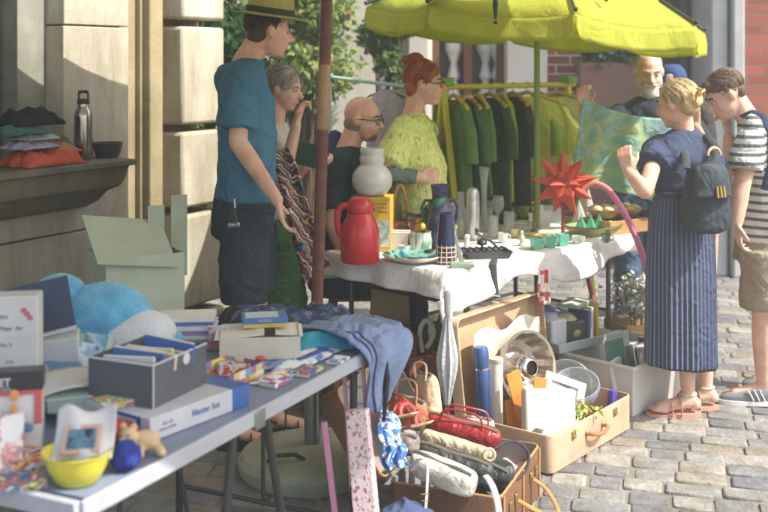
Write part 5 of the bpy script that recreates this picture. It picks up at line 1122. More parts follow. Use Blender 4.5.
mb=MB(); mb.lathe([(0,0),(.04,0),(.04,.006),(.010,.012),(.009,.2),(.0,.2)],seg=16); mb.build('stand',M((150,50,40),.5),t)
# oval plate with pyramids
q=onT(595,236); t=thing('oval_plate','oval green rimmed plate with small green pyramids at the right end of the table','plate',(q[0],q[1]+.04,q[2]+.03),ang(30))
mb=MB(); mb.lathe([(0,-.03),(.08,-.03),(.09,-.0),(.17,.018),(.175,.022),(.168,.024),(.09,.008),(0,.006)],seg=44,sy=.72); mb.build('plate_body',M((186,206,130),.25),t)
mb=MB(); mb.lathe([(.172,.0235),(.178,.022),(.176,.026),(.170,.0265)],seg=44,sy=.72,cap=False); mb.build('rim',M((84,104,60),.4),t,solid=.002)
for i,(a,b) in enumerate(((-.08,-.02),(-.02,-.035),(.04,-.025))):
    mb=MB(); mb.lathe([(.036,0),(.034,.004),(.0,.075)],seg=5); single(mb,'green_pyramid',['left','middle','right'][i]+'most small green pyramid candle on the oval plate' if i!=1 else 'small green pyramid candle between the two others on the oval plate','candle',M((60,150,110),.35),loc=(q[0]+a*.9+.0,q[1]+.04+b+.03*i,q[2]+.036),group='green pyramid candles on the oval plate')
for k in range(5):
    a=k*1.3; mb=MB(); mb.sph((.02*cos(a),.02*sin(a),.012),(.02,.014,.012),10)
    single(mb,'yellow_soap','small yellow green soap '+['at the rear rim of the oval plate','next to the rightmost pyramid','near the centre of the oval plate','behind the left pyramid','at the right rim of the oval plate'][k],'soap',M((206,206,110),.4),loc=(q[0]+[.0,.10,.03,-.05,.12][k],q[1]+[.14,.08,.09,.08,.11][k],q[2]+.042),group='soaps on the oval plate')
# napkins / paper cones
for i,(px,py,h_) in enumerate(((588,224,.22),(579,226,.15))):
    mb=MB(); mb.lathe([(.05,0),(.03,h_*.5),(.0,h_)],seg=7,sx=1,sy=.6); single(mb,'paper_cone',['tall white pointed paper cone right of the red star','shorter white paper cone below the red star'][i],'paper',pm('thin_paper_%d'%i,(222,220,210),rough=.8,transl=.3),loc=onT(px,py),solid=.001,smooth=False)
# bowls on small crate
q=onT(622,234); t=thing('low_crate','low wooden crate carrying the fruit bowls at the right end of the table','crate',(q[0]-.02,q[1]+.10,q[2]),ang(35)); mb=MB(); mb.tray((0,0,0),(.3,.22,.075),.010); mb.build('crate_body',woodtan,t,bevel=.002)
for i,(dx,dy,r_,lab) in enumerate(((-.06,-.0,.10,'shallow wooden bowl of bread rolls on the low crate'),(.07,.05,.095,'woven bowl of yellow fruit on the low crate'))):
    b_=Vc((q[0]-.02+dx,q[1]+.10+dy,q[2]+.076)); t=thing('wooden_bowl',lab,'bowl',b_); mb=MB(); mb.lathe([(0,0),(r_*.5,0),(r_*.9,.03),(r_,.05),(r_*.95,.05),(r_*.8,.03),(0,.01)],seg=32); mb.build('bowl',[woodtan,wk][i] if i<1 else pm('straw_bowl',(196,150,90),(160,116,60),sc_=30,rough=.7,bump=.6),t)
    for k in range(5):
        a=k*1.26; mb=MB(); mb.sph((r_*.5*cos(a),r_*.5*sin(a),.045),(.034,.028,.024),12)
        nm_='bread_roll' if i==0 else 'fruit'
        single(mb,nm_,(['pale bread roll','yellow fruit'][i])+' lying in the '+['shallow wooden','woven straw'][i]+' bowl on the crate','bread' if i==0 else 'fruit',M([(214,190,150),(206,190,90)][i],.6),loc=tuple(b_),group=['bread rolls in the wooden bowl','fruit in the woven bowl'][i])
mb=MB(); mb.lathe([(0,0),(.045,0),(.05,.06),(.045,.062),(0,.02)],seg=20); single(mb,'white_cup','small white cup behind the fruit bowls','cup',white,loc=(q[0]-.06,q[1]+.26,q[2]+.0))
# pink noodle
n0=[V(578,194,186),V(592,184,186),V(606,188,187),V(617,201,189),V(628,220,191),V(638,243,192),V(646,268,192)]
def spl(P,k=6):
    o=[]
    for i in range(len(P)-1):
        a=P[max(0,i-1)];b=P[i];c=P[i+1];d=P[min(len(P)-1,i+2)]
        for j in range(k):
            u=j/k; o.append(.5*((2*b)+(c-a)*u+(2*a-5*b+4*c-d)*u*u+(3*b-a-3*c+d)*u**3))
    o.append(P[-1]); return o
def shade_mat():
    m,nt,b=newmat('pink_orange_foam'); tc=N(nt,'ShaderNodeTexCoord'); sx=N(nt,'ShaderNodeSeparateXYZ'); nt.links.new(tc.outputs['Object'],sx.inputs[0])
    mr=N(nt,'ShaderNodeMapRange'); mr.inputs[1].default_value=-.02; mr.inputs[2].default_value=.10; nt.links.new(sx.outputs[0],mr.inputs[0]); r=ramp(nt,[(0,(214,110,70)),(.5,(222,120,130)),(1,(222,110,160))]); nt.links.new(mr.outputs[0],r.inputs[0]); nt.links.new(r.outputs[0],b.inputs['Base Color']); b.inputs['Roughness'].default_value=.5; return m
mb=MB(); mb.tube(spl(n0),.0165,14); single(mb,'foam_tube','long orange to pink foam tube arching off the right end of the table','foam tube',shade_mat(),loc=tuple(n0[1]),world=True)
n1=[V(584,262,178),V(588,278,178),V(592,296,178)]; mb=MB(); mb.tube([n1[0]+Z*.1]+n1+[n1[-1]-Z*.12],.014,10); single(mb,'pink_tube','straight pink plastic tube standing under the right end of the table','tube',M((214,84,130),.4),loc=tuple(n1[1]),world=True)
# ================================================================ clothes rail
c0=V(447,87,174); c1=V(568,91,157); dr_=(c1-c0); dr_.z=0; dl_=dr_.length; dr_.normalize(); zr=c0.z
t=thing('clothes_rail','yellow clothes rail with trestle ends behind the table under the green parasol','clothes rail',(c0.x,c0.y,0),math.atan2(dr_.y,dr_.x))
yl=pm('yellow_wood',(206,196,44),(196,184,36),rough=.5)
mb=MB(); mb.tube([(-.05,0,zr),(dl_+.06,0,zr)],.016,12); mb.build('rail',yl,t)
for x in (-.03,dl_):
    for y_ in (-.24,.24): mb=MB(); mb.box((0,0,0),(.035,.022,zr+.03),Mx=TR(x,y_/2,zr/2)@Matrix.Rotation(math.atan2(y_,zr),4,'X')); mb.build('leg',yl,t,bevel=.003)
    mb=MB(); mb.box((x,0,zr+.03),(.09,.09,.045)); mb.build('top_block',M((110,166,40),.5),t,bevel=.004)
    mb=MB(); mb.box((x+.012,0,zr*.45),(.02,.28,.03)); mb.build('crossbar',yl,t,bevel=.002)
gcol=[((86,122,60),'soft green cardigan at the left end of the yellow rail',.60,.40,.03,0),((60,100,48),'bottle green jacket second from the left on the yellow rail',.70,.42,.12,0),((84,120,50),'moss green shirt right of the bottle green jacket',.56,.36,.22,-8),((48,80,46),'very dark green blouse in the middle of the rail',.72,.38,.31,6),((132,160,56),'olive green dress under a broad yellow hanger',.62,.40,.41,-14),((52,66,44),'blackish green top left of the lime shirt',.74,.36,.50,4),((234,236,104),'broad bright lime shirt beside the parasol pole',.50,.56,.62,40),((150,180,62),'grass green blouse between the lime shirt and the cream blouse',.66,.36,.73,0),((230,226,196),'broad cream blouse right of the parasol pole',.56,.54,.90,40)]
for i,(c,lab,ln,wd,xx,yo) in enumerate(gcol):
    x=dl_*xx+.02; p=c0+dr_*x; yaw=math.atan2(dr_.y,dr_.x)+ang(yo)-.30
    t=thing('hanging_garment',lab,'clothing',(p.x,p.y,zr),yaw,group='garments on the yellow rail')
    mb=MB(); sh=-.075-.01*R.random()
    def rg(z,w_,d_): return (Vc((0,0,z)),Vc((0,w_,0)),Vc((d_,0,0)))
    seg=40; rs=[(sh+.01,.05,.012),(sh-.02,wd*.30,.022),(sh-.05,wd*.46,.028),(sh-.10,wd*.5,.034),(sh-.30,wd*.46,.036),(sh-ln*.7,wd*.50,.040),(sh-ln,wd*.54,.045)]
    vs=[];fs=[]
    for j,(z,w_,d_) in enumerate(rs):
        for k in range(seg):
            a=2*PI*k/seg; wv=1+.28*sin(a*7+i)*(j/6)+.1*sin(a*13+i)*(j/6); vs.append((d_*sin(a)*wv+.006*sin(z*9+i),w_*cos(a)*(1+.04*sin(a*5)),z+.01*sin(a*3)*(j/6)))
    for j in range(len(rs)-1):
        for k in range(seg): fs.append((j*seg+k,j*seg+(k+1)%seg,(j+1)*seg+(k+1)%seg,(j+1)*seg+k))
    mb.add(vs,fs); fm=fab(c,transl=.12 if sum(c)>400 else None,sc_=3,fold=.8); mb.build('garment_body',fm,t,sub=1,solid=.003)
    for s_ in (-1,1):
        mb=MB(); mb.loft([(Vc((0,s_*wd*.42,sh-.05)),Vc((.03,0,0)),Vc((0,.03,.05))),(Vc((0,s_*wd*.52,sh-.16)),Vc((.034,0,0)),Vc((0,.055,.02))),(Vc((.0,s_*wd*.56,sh-.34)),Vc((.034,0,0)),Vc((0,.06,0)))],14); mb.build('sleeve',fm,t)
    hy=M([(206,176,50),(190,150,60)][i%2],.5)
    mb=MB(); mb.tube([(0,-wd*.44,sh-.035),(0,-.06,sh+.02),(0,0,sh+.035),(0,.06,sh+.02),(0,wd*.44,sh-.035)],.013,8); mb.build('hanger',hy,t)
    mb=MB(); mb.tube([(0,0,sh+.035),(0,0,-.03),(0,.018,-.012),(0,.02,.01),(0,0,.022),(0,-.018,.01)],.0025,6); mb.build('hook',metal,t)
# second rail
a=V(330,77,160); b=V(408,87,166); t=thing('back_rail','thin pale green metal rail with white clothes behind the bald man','clothes rail',(a.x,a.y,0)); mb=MB(); mb.tube([Vc((0,0,a.z)),Vc((b.x-a.x,b.y-a.y,b.z))],.012,10); mb.build('rail',M((176,206,190),.4),t)
for q in (a,b): mb=MB(); mb.tube([(q.x-a.x,q.y-a.y,0.02),(q.x-a.x,q.y-a.y,q.z)],.012,8); mb.build('post',M((176,206,190),.4),t); mb=MB(); mb.sph((q.x-a.x,q.y-a.y,q.z),.028,12); mb.build('joint',M((70,140,110),.4),t)
for i,(px,c,lab) in enumerate(((386,(206,196,214),'white and lilac shirt hanging left of the red haired woman'),(396,(226,226,224),'white blouse hanging close to the red haired woman'),(404,(212,214,206),'off white top hanging directly behind the red haired woman'))):
    p=V(px,84,164); t=thing('hanging_garment',lab,'clothing',(p.x,p.y,p.z),ang(-20+i*12),group='garments on the pale rail'); mb=MB(); rs=[(-.03,.03,.012),(-.08,.10,.03),(-.14,.14,.035),(-.4,.12,.04),(-.65,.15,.05)]
    vs=[((w_*cos(2*PI*k/32)),d_*sin(2*PI*k/32)*(1+.3*sin(k*1.4)*j/4),z) for j,(z,w_,d_) in enumerate(rs) for k in range(32)]; fs=[(j*32+k,j*32+(k+1)%32,(j+1)*32+(k+1)%32,(j+1)*32+k) for j in range(4) for k in range(32)]
    mb.add(vs,fs); mb.build('garment_body',fab(c,transl=.2),t,sub=1,solid=.002); mb=MB(); mb.tube([(-.12,0,-.08),(0,0,-.03),(.12,0,-.08)],.006,6); mb.tube([(0,0,-.03),(0,0,0),(.012,0,.014),(0,0,.022)],.0025,6); mb.build('hanger',M((90,80,70),.4),t)
t=thing('chair_with_jacket','wooden chair with a navy jacket over its back behind the bald man','chair',(V(332,0,186).x,F/182,0),ang(5))
mb=MB(); mb.box((.18,0,.45),(.42,.42,.03)); mb.build('seat',wood,t,bevel=.005)
for x,y_ in ((0,-.18),(0,.18),(.36,-.18),(.36,.18)): mb=MB(); mb.box((x,y_,.22),(.035,.035,.435)); mb.build('leg',wood,t,bevel=.003)
mb=MB(); mb.box((-.01,0,.92),(.03,.40,.10)); mb.box((-.012,-.18,.68),(.03,.03,.50)); mb.box((-.012,.18,.68),(.03,.03,.50)); mb.build('backrest',wood,t,bevel=.004)
mb=MB(); mb.loft([(Vc((0,0,1.36)),X*.03,Y*.06),(Vc((0,0,1.28)),X*.06,Y*.16),(Vc((0,0,1.0)),X*.08,Y*.2),(Vc((0,0,.7)),X*.08,Y*.19)],24); single(mb,'navy_jacket','navy jacket hung over the chair back behind the bald man','jacket',fab((50,64,96),fold=1),loc=(V(334,0,186).x,F/182,-.02),sub=1,disp=.03,ds=.15)
# ================================================================ under the table
t=thing('wooden_chair','brown wooden folding chair under the left end of the white table','chair',(-.10,5.25,0),ang(20))
mb=MB(); mb.box((0,0,.42),(.42,.40,.025)); mb.build('seat',wood,t,bevel=.004)
for x,y_ in ((-.19,-.17),(.19,-.17),(-.19,.17),(.19,.17)): mb=MB(); mb.box((x,y_,.205),(.03,.03,.405)); mb.build('leg',wood,t,bevel=.003)
for z in (.25,.36): 
    mb=MB(); mb.box((0,-.17,z),(.35,.02,.03)); mb.build('stretcher',wood,t,bevel=.003)
t=thing('luggage_trunk','reddish brown wooden trunk with dark handle under the white table','trunk',(.30,5.30,0),ang(8))
mb=MB(); mb.box((0,0,.17),(.42,.34,.34)); mb.build('trunk_body',pm('red_brown',(150,80,46),(128,66,38),sc_=5,rough=.5,dirt=.3),t,bevel=.006)
mb=MB(); mb.tube([(.06,-.175,.26),(.07,-.20,.255),(.15,-.20,.25),(.16,-.175,.25)],.012,8); mb.build('handle',blackm,t)
t=thing('leaning_board','curved light wood chair back leaning under the white table','chair back',(.03,5.62,0),ang(8)); mb=MB(); mb.grid(lambda u,v: Vc((.22*(u-.5)*(1-.2*v),.02*cos(u*3),.20+.46*v)),12,10); mb.build('panel',M((176,142,90),.6),t,solid=.014)
mb=MB()
for x in (-.08,.08): mb.box((x,0,.11),(.03,.03,.22))
mb.build('leg_pair',M((150,112,66),.6),t)
ZB=.342
for i,(px,prof,c,lab,tr_) in enumerate(((405,[(0,0),(.03,0),(.03,.12),(.012,.17),(.012,.22)],(60,120,60),'green glass bottle on the brown trunk',.6),(418,[(0,0),(.035,0),(.035,.06),(.02,.08),(.02,.10)],(150,160,120),'squat pale glass jar on the brown trunk',.4))):
    mb=MB(); mb.lathe(prof,seg=20); single(mb,'bottle',lab,'bottle',M(c,.12,trans=tr_),loc=(.30+(px-411)/210,5.2,ZB))
t=thing('blue_carton','small blue carton with yellow corner on the brown trunk','box',(.40,5.2,ZB),ang(12)); mb=MB(); mb.box((0,0,.03),(.13,.09,.06)); mb.build('carton',M((50,80,170),.5),t,bevel=.002); mb=MB(); mb.box((.04,-.0,.061),(.04,.06,.003)); mb.build('sticker',M((214,190,60),.5),t)
mb=MB(); mb.tube(spl([Vc((-.02,0,0)),Vc((-.03,0,.10)),Vc((0,0,.15)),Vc((.035,0,.10)),Vc((.02,0,.05)),Vc((0,0,.02))]),.012,10); single(mb,'enamel_hook','pale curved enamel handle standing on the trunk','handle',M((206,200,170),.3),loc=(.20,5.17,ZB+.005))
mb=MB(); mb.tube([(0,0,-.0),(.0,0,.0),(1.1,.0,.02)],.006,6); single(mb,'tension_rod','thin dark rod under the left part of the white table','rod',blackm,loc=(-.35,5.35,.40),rz=ang(12))
# transparent umbrella
p=G(447,412,0); U0=V(447,300,228); t=thing('clear_umbrella','closed transparent umbrella hanging by the front corner of the white table','umbrella',(U0.x,U0.y-.03,0))
mb=MB(); mb.tube([(0,0,.14),(0,0,.70)],.011,10); mb.build('shaft',chrome,t)
mb=MB(); vs=[];fs=[];seg=32;pf=[(.014,.60),(.022,.55),(.03,.50),(.043,.44),(.045,.40),(.036,.34),(.02,.27),(.012,.22)]
for r_,z in pf:
    for k in range(seg): a=2*PI*k/seg; vs.append((r_*(1+.22*sin(a*8))*cos(a),r_*(1+.22*sin(a*8))*sin(a),z))
for i in range(len(pf)-1):
    for k in range(seg): fs.append((i*seg+k,i*seg+(k+1)%seg,(i+1)*seg+(k+1)%seg,(i+1)*seg+k))
mb.add(vs,fs); mb.build('canopy',pm('clear_foil',(206,212,216),(180,188,196),sc_=20,rough=.2,alpha=.75,bump=.8,bs=40,spec=.8),t,sub=1)
mb=MB(); mb.cap((0,0,.62),(0,0,.70),.014,.016); mb.build('handle',M((200,204,206),.3),t)
# ================================================================ suitcases
def suitcase(name,label,N_,rz,L,W,Hh,mat_out,mat_in,trim,Lz=.06,lid=True,lidang=100,lidh=None,handle=None):
    t=thing(name,label,'suitcase',(N_[0],N_[1],0),rz)
    def shell(nm,cx_,cy_,L_,W_,H_,Mx=None):
        mb=MB(); seg=48; vs=[];fs=[]
        def ring(l,w_,z,cr):
            o=[]
            for k in range(4):
                for j in range(6):
                    a=PI/2*k+PI/2*j/5; sx_=(1,-1,-1,1)[k]; sy_=(1,1,-1,-1)[k]; o.append((sx_*(l/2-cr)+cr*cos(a),sy_*(w_/2-cr)+cr*sin(a),z))
            return o
        c=.035; rgs=[ring(L_-.01,W_-.01,0,c),ring(L_,W_,.006,c),ring(L_,W_,H_-.004,c),ring(L_-.004,W_-.004,H_,c),ring(L_-.014,W_-.014,H_,c-.005),ring(L_-.016,W_-.016,.008,c-.006)]
        n=24; vs=[p for q in rgs for p in q]
        for i in range(5):
            for k in range(n): fs.append((i*n+k,i*n+(k+1)%n,(i+1)*n+(k+1)%n,(i+1)*n+k))
        mi=[0]*(2*n)+[2]*(2*n)+[1]*n; fs.append(tuple(range(n))[::-1]); mi.append(0); fs.append(tuple(range(5*n,6*n))); mi.append(1)
        mb.add(vs,fs,Mx); mb.mi=mi; return mb.build(nm,[mat_out,mat_in,trim],t,ang=35)
    shell('case_base',0,0,L,W,Hh,TR(L/2,W/2,.003))
    if lid:
        A=TR(L/2,W+.004,Hh)@RX(-(180-lidang))@TR(0,(lidh or W)/2,-Lz) if False else TR(L/2,W+.006,Hh+.0)@RX(lidang)@TR(0,(lidh or W)/2,-Lz)
        ld=shell('lid',0,0,L,lidh or W,Lz,TR(L/2,W+Lz*.5+.01,Hh-.02)@RX(lidang)@TR(0,(lidh or W)/2+.0,-Lz/2))
    return t
brass=M((190,156,90),.3,metal=.9)
tan_=pm('tan_leather',(194,160,132),(172,136,108),sc_=5,rough=.5,bump=.25,bs=160,dirt=.3); linen=pm('case_lining',(196,160,120),(182,146,106),sc_=12,rough=.85,bump=.3); trimt=M((206,178,130),.5)
st=suitcase('tan_suitcase','large open tan leather suitcase with standing lid full of housewares',(.694,4.54),math.atan2(.787,.617),.75,.42,.16,tan_,linen,trimt,lidang=84,lidh=.44)
for x in (.18,.57): mb=MB(); mb.box((x,-.004,.125),(.03,.008,.035)); mb.box((x,-.009,.118),(.018,.006,.012)); mb.build('latch',brass,st,bevel=.002)
mb=MB(); mb.tube(spl([Vc((.30,-.008,.10)),Vc((.315,-.035,.098)),Vc((.375,-.045,.092)),Vc((.435,-.035,.098)),Vc((.45,-.008,.10))]),.009,8); mb.build('handle',M((170,110,66),.45),st)
for x in (.30,.45): mb=MB(); mb.sph((x,-.004,.10),(.014,.008,.014),12); mb.build('handle_ring',brass,st)
LO=lambda x,y,z: Vc((.694,4.54,0))+Vc((.617*x-.787*y,.787*x+.617*y,z))
lr=math.degrees(math.atan2(.787,.617))
papr=pm('kraft_white_paper',(208,200,182),(192,183,163),sc_=8,rough=.85,bump=.3)
t=thing('paper_lining','crumpled cream wrapping paper standing inside the suitcase lid','paper',LO(.36,.47,.0),ang(lr)); mb=MB(); mb.grid(lambda u,v: Vc((.56*(u-.5)*(1-.06*sin(v*6)),-.035+.016*nz(u*5,v*5,2)-.0*v,.17+.33*v+.02*sin(u*11)*v)),26,20); mb.build('sheet',papr,t,solid=.002)
t=thing('blue_thermos','slim metallic blue thermos flask with silver neck leaning in the suitcase lid','flask',LO(.07,.37,.09),ang(lr)); A=RX(-3)@RY(-2); B_=A
mb=MB(); mb.lathe([(0,0),(.034,0),(.036,.006),(.036,.27),(.034,.275)],seg=28,Mx=A); mb.build('flask_body',pm('blue_metal',(64,92,156),(56,82,140),rough=.25,metal=.6),t)
mb=MB(); mb.lathe([(.0345,.275),(.0345,.285),(0,.286)],seg=28,Mx=A); mb.build('neck',chrome,t); mb=MB(); mb.lathe([(.034,.286),(.035,.30),(.034,.36),(.028,.372),(0,.374)],seg=28,Mx=A); mb.build('cup_lid',pm('blue_metal_two',(70,98,160),rough=.25,metal=.5),t)
t=thing('cream_tube','cream white cardboard tube standing beside the blue thermos','tube',LO(.17,.38,.06)); mb=MB(); mb.lathe([(0,0),(.03,0),(.03,.31),(.026,.31),(.026,.02),(0,.02)],seg=24); mb.build('tube',M((222,214,196),.7),t); mb=MB(); mb.lathe([(.0305,.31),(.032,.312),(.032,.33),(0,.332)],seg=24); mb.build('cap',M((206,190,160),.6),t)
t=thing('bundt_tin','round silver fluted cake tin with open centre tube leaning in the suitcase lid','cake tin',LO(.36,.36,.31),ang(lr-16)); A=RX(80)@Matrix.Scale(1.12,4)
mb=MB(); vs=[];fs=[];seg=72;pf=[(.028,.10,0),(.045,.075,0),(.055,.02,.3),(.08,.0,.6),(.11,.012,1),(.128,.05,1),(.140,.085,.6),(.150,.088,0),(.150,.092,0),(.138,.09,.6),(.124,.05,1)]
for r_,z,fl in pf:
    for k in range(seg): a=2*PI*k/seg; q=r_*(1+.03*fl*sin(a*12)); vs.append((q*cos(a),q*sin(a),z))
for i in range(len(pf)-1):
    for k in range(seg): fs.append((i*seg+k,i*seg+(k+1)%seg,(i+1)*seg+(k+1)%seg,(i+1)*seg+k))
mb.add(vs,fs,A@TR(0,0,-.05)); mb.build('tin_body',pm('tin',(196,186,176),(170,158,146),rough=.28,metal=.9),t)
mb=MB(); mb.lathe([(.03,.11),(.045,.09),(.045,.03)],seg=32,Mx=A@TR(0,0,-.05),cap=False); mb.build('centre_tube',chrome,t,solid=.003)
t=thing('orange_form','folded orange brown plastic form sticking up from the suitcase','form',LO(.19,.22,.06),ang(lr-20)); og=pm('amber_plastic',(206,130,40),(186,110,30),rough=.35)
mb=MB()
for (x,y_,a,hh) in ((0,0,-12,.30),(.05,.02,14,.25),(.09,.05,30,.2),(-.04,.04,-4,.17)): mb.box((x,y_,hh/2),(.075,.006,hh),Mx=TR(x,0,0)@RY(a)@TR(-x,0,0)@RX(-8))
mb.build('form_body',og,t,bevel=.002)
t=thing('white_box','big plain white square plastic box tilted in the front of the tan suitcase','box',LO(.15,.10,.05),ang(lr-34)); mb=MB(); mb.box((0,.0,.13),(.24,.055,.24),Mx=RX(-14)@RY(6)); mb.build('box_body',pm('box_white',(204,198,190),(190,183,175),rough=.5),t,bevel=.012)
t=thing('plastic_plate','cream white flat plastic lid behind the orange form','lid',LO(.27,.28,.06),ang(lr)); mb=MB(); mb.box((0,0,.12),(.16,.02,.18),Mx=RX(-20)@RY(20)); mb.build('lid',M((220,212,190),.5),t,bevel=.008)
t=thing('photo_frame','white picture frame with violet mount leaning in the middle of the suitcase','frame',LO(.40,.20,.08),ang(lr-38)); A=RX(-24)@RY(22)
mb=MB()
for (c,sz) in (((0,0,.19),(.20,.02,.035)),((0,0,.0175),(.20,.02,.035)),((-.0825,0,.105),(.035,.0198,.14)),((.0825,0,.105),(.035,.0198,.14))): mb.box(c,sz,Mx=A)
mb.build('frame',M((222,218,208),.5),t,bevel=.003); mb=MB(); mb.box((0,.004,.10),(.14,.006,.15),Mx=A); mb.build('backing',multi('violet_mount',[(206,204,206),(196,196,204),(90,70,170)],9),t)
# glass bowl
gl2=pm('frosted_glass',(222,228,228),(206,214,216),sc_=20,rough=.12,trans=.6,alpha=.8,spec=.8,bump=.5,bs=60)
t=thing('glass_bowl','large cut glass bowl with violet rim line in the right half of the suitcase','bowl',LO(.60,.20,.10),ang(0)); A=RX(26)@RY(-8)@Matrix.Scale(.86,4)
mb=MB(); mb.lathe([(0,0),(.05,0),(.055,.01),(.09,.06),(.118,.12),(.124,.17),(.118,.17),(.112,.12),(.085,.065),(0,.015)],seg=44,Mx=A); mb.build('bowl',gl2,t)
mb=MB(); mb.tube([A@Vc((.1225*cos(a),.1225*sin(a),.15)) for a in [2*PI*i/40 for i in range(40)]],.003,6,closed=True); mb.build('rim_line',M((110,100,190),.4),t)
t=thing('glass_dish','pressed glass dish stacked behind the cut glass bowl','dish',LO(.66,.30,.14)); mb=MB(); mb.lathe([(0,0),(.06,0),(.10,.05),(.115,.11),(.108,.11),(.09,.05),(0,.012)],seg=40,Mx=RX(50)); mb.build('dish',gl2,t)
t=thing('violet_packet','small violet packet at the right end of the tan suitcase','packet',LO(.70,.08,.10),ang(lr)); mb=MB(); mb.box((0,0,.03),(.05,.03,.09),Mx=RY(12)); mb.build('packet',M((74,64,170),.4),t,bevel=.004)
t=thing('wrapped_flowers','small yellow green flowers in clear wrapping in the tan suitcase','flowers',LO(.36,.05,.10)); lf=MB()
for i in range(60): leaf(lf,Vc((R.gauss(0,.03),R.gauss(0,.02),.04+R.random()*.06)),.035,nm=3)
lf.build('petals',lm([(214,206,90),(150,180,70),(226,226,206)],.2),t,smooth=False)
mb=MB(); mb.tube([(0,0,-.02),(.01,0,.06)],.004,6); mb.build('stem',M((90,130,60),.6),t)
for i in range(3):
    mb=MB(); mb.lathe([(0,0),(.03,0),(.036,.05),(.02,.09),(.024,.11),(0,.11)],seg=18); single(mb,'porcelain_cup',['small white porcelain creamer beneath the blue thermos','white porcelain egg cup beside the orange form','tiny white porcelain jug near the front corner of the tan suitcase'][i],'porcelain',white,loc=LO([.12,.19,.09][i],[.18,.15,.10][i],.05))
# ---- brown suitcase in front
brn=pm('brown_case',(120,78,52),(98,62,40),sc_=5,rough=.55,bump=.3,bs=120,dirt=.4); gry=stripes('grey_lining',[(146,142,138),(132,128,126),(152,148,144)],20,'X',fold=.3); trimb=M((190,140,80),.45)
FN=(.405,3.81); FR=math.atan2(.93,.369); fr=math.degrees(FR)
st=suitcase('brown_suitcase','open brown suitcase with grey lined lid heaped with handbags in the foreground',FN,FR,.58,.42,.20,brn,gry,trimb,Lz=.09,lidang=58,lidh=.36)
FO=lambda x,y,z: Vc((FN[0],FN[1],0))+Vc((.369*x-.93*y,.93*x+.369*y,z))
mb=MB(); mb.tube(spl([Vc((.20,-.01,.12)),Vc((.20,-.06,.10)),Vc((.26,-.12,.05)),Vc((.36,-.12,.04)),Vc((.42,-.06,.09)),Vc((.42,-.01,.12))]),.011,8,flat=.6); mb.build('handle',M((190,126,66),.45),st)
for x in (.20,.42,.12,.50): mb=MB(); mb.box((x,-.004,.13),(.04,.008,.04)); mb.build('latch',brass,st,bevel=.003)
mb=MB()
for x in (.03,.30,.55): mb.box((x,-.003,.1),(.018,.005,.19))
mb.build('strap',M((170,116,64),.5),st,bevel=.001)
def bag(name,lab,p,rz,size,c,tilt=0,roll=0,handles=1,cat='handbag',rough=.4,hc=None,flap=True,flex=.010,hl=.09):
    t=thing(name,lab,cat,p,ang(rz)); Lx,Wy,Hz=size; A=RY(tilt)@RX(roll); m_=pm('bag_leather',c,tuple(int(x*.85) for x in c),sc_=8,rough=rough,bump=.3,bs=120,fold=.5,fs=14)
    mb=MB(); rs=[]
    for i in range(13):
        u=-1+i/6; k=(1-abs(u)**4)**.5 if abs(u)<1 else .15; k=max(k,.3); rs.append((A@Vc((u*Lx/2,0,0)),A.to_3x3()@Vc((0,Wy/2*k,0)),A.to_3x3()@Vc((0,0,Hz/2*(.75+.25*k)))))
    mb.loft(rs,22,power=.7); b_=mb.build('bag_body',m_,t,sub=1,disp=flex,ds=.06)
    if flap:
        mb=MB(); mb.tube([A@Vc((-Lx*.45+Lx*.9*i/10,-Wy*.12,Hz*.50+.003*sin(i))) for i in range(11)],.006,6); mb.build('zip',M((150,140,120),.35,metal=.5),t)
    hm=M(hc or c,.45)
    for h in range(handles):
        mb=MB(); yy=(-.3+.6*h)*Wy; mb.tube(spl([A@Vc((-Lx*.28,yy,Hz*.4)),A@Vc((-Lx*.22,yy-.01,Hz*.4+hl*.8)),A@Vc((0,yy-.02*h,Hz*.4+hl)),A@Vc((Lx*.22,yy+.01,Hz*.4+hl*.8)),A@Vc((Lx*.28,yy,Hz*.4))]),.007,8,flat=.6); mb.build('handle',hm,t)
    return t
bag('white_handbag','white leather handbag lying at the front of the brown suitcase',V(443,473,283),-36,(.27,.12,.085),(216,212,202),tilt=8,handles=0)
bag('black_handbag','crumpled black leather handbag between the white bag and the rim of the suitcase',V(478,468,272),-30,(.28,.14,.10),(46,50,52),tilt=10,roll=15,handles=1,rough=.35,flex=.02,hl=.03)
bag('black_shoulder_bag','dark grey soft shoulder bag squeezed under the beige rolled bag',V(455,463,276),-28,(.30,.10,.08),(60,66,66),tilt=8,handles=0,flex=.02)
bag('beige_clutch','rolled beige and cream clutch bag in the middle of the heap',V(455,448,268),-26,(.30,.07,.075),(206,186,150),tilt=8,handles=0,flap=False)
bag('red_handbag','shiny red leather handbag with thin handles on top of the heap',V(463,431,258),-24,(.31,.12,.085),(172,36,40),tilt=8,handles=2,rough=.25,hl=.055)
bag('white_pouch','small white embroidered pouch at the right side of the red handbag',V(478,424,252),-20,(.13,.08,.05),(214,196,196),handles=0,flex=.012)
bag('beige_bag','tall beige suede bag with open handle loops behind the red handbag',V(428,404,252),-60,(.13,.08,.24),(206,180,146),tilt=-8,handles=1,rough=.8,hl=.07)
bag('grey_bag','grey leather purse by the blue cloth at the left of the heap',V(404,444,272),-20,(.12,.10,.07),(136,124,122),handles=0)
bag('tan_bag','tan brown shoulder bag standing behind the red sandal',V(408,412,256),-30,(.16,.09,.12),(170,120,84),tilt=5,handles=1,rough=.6)
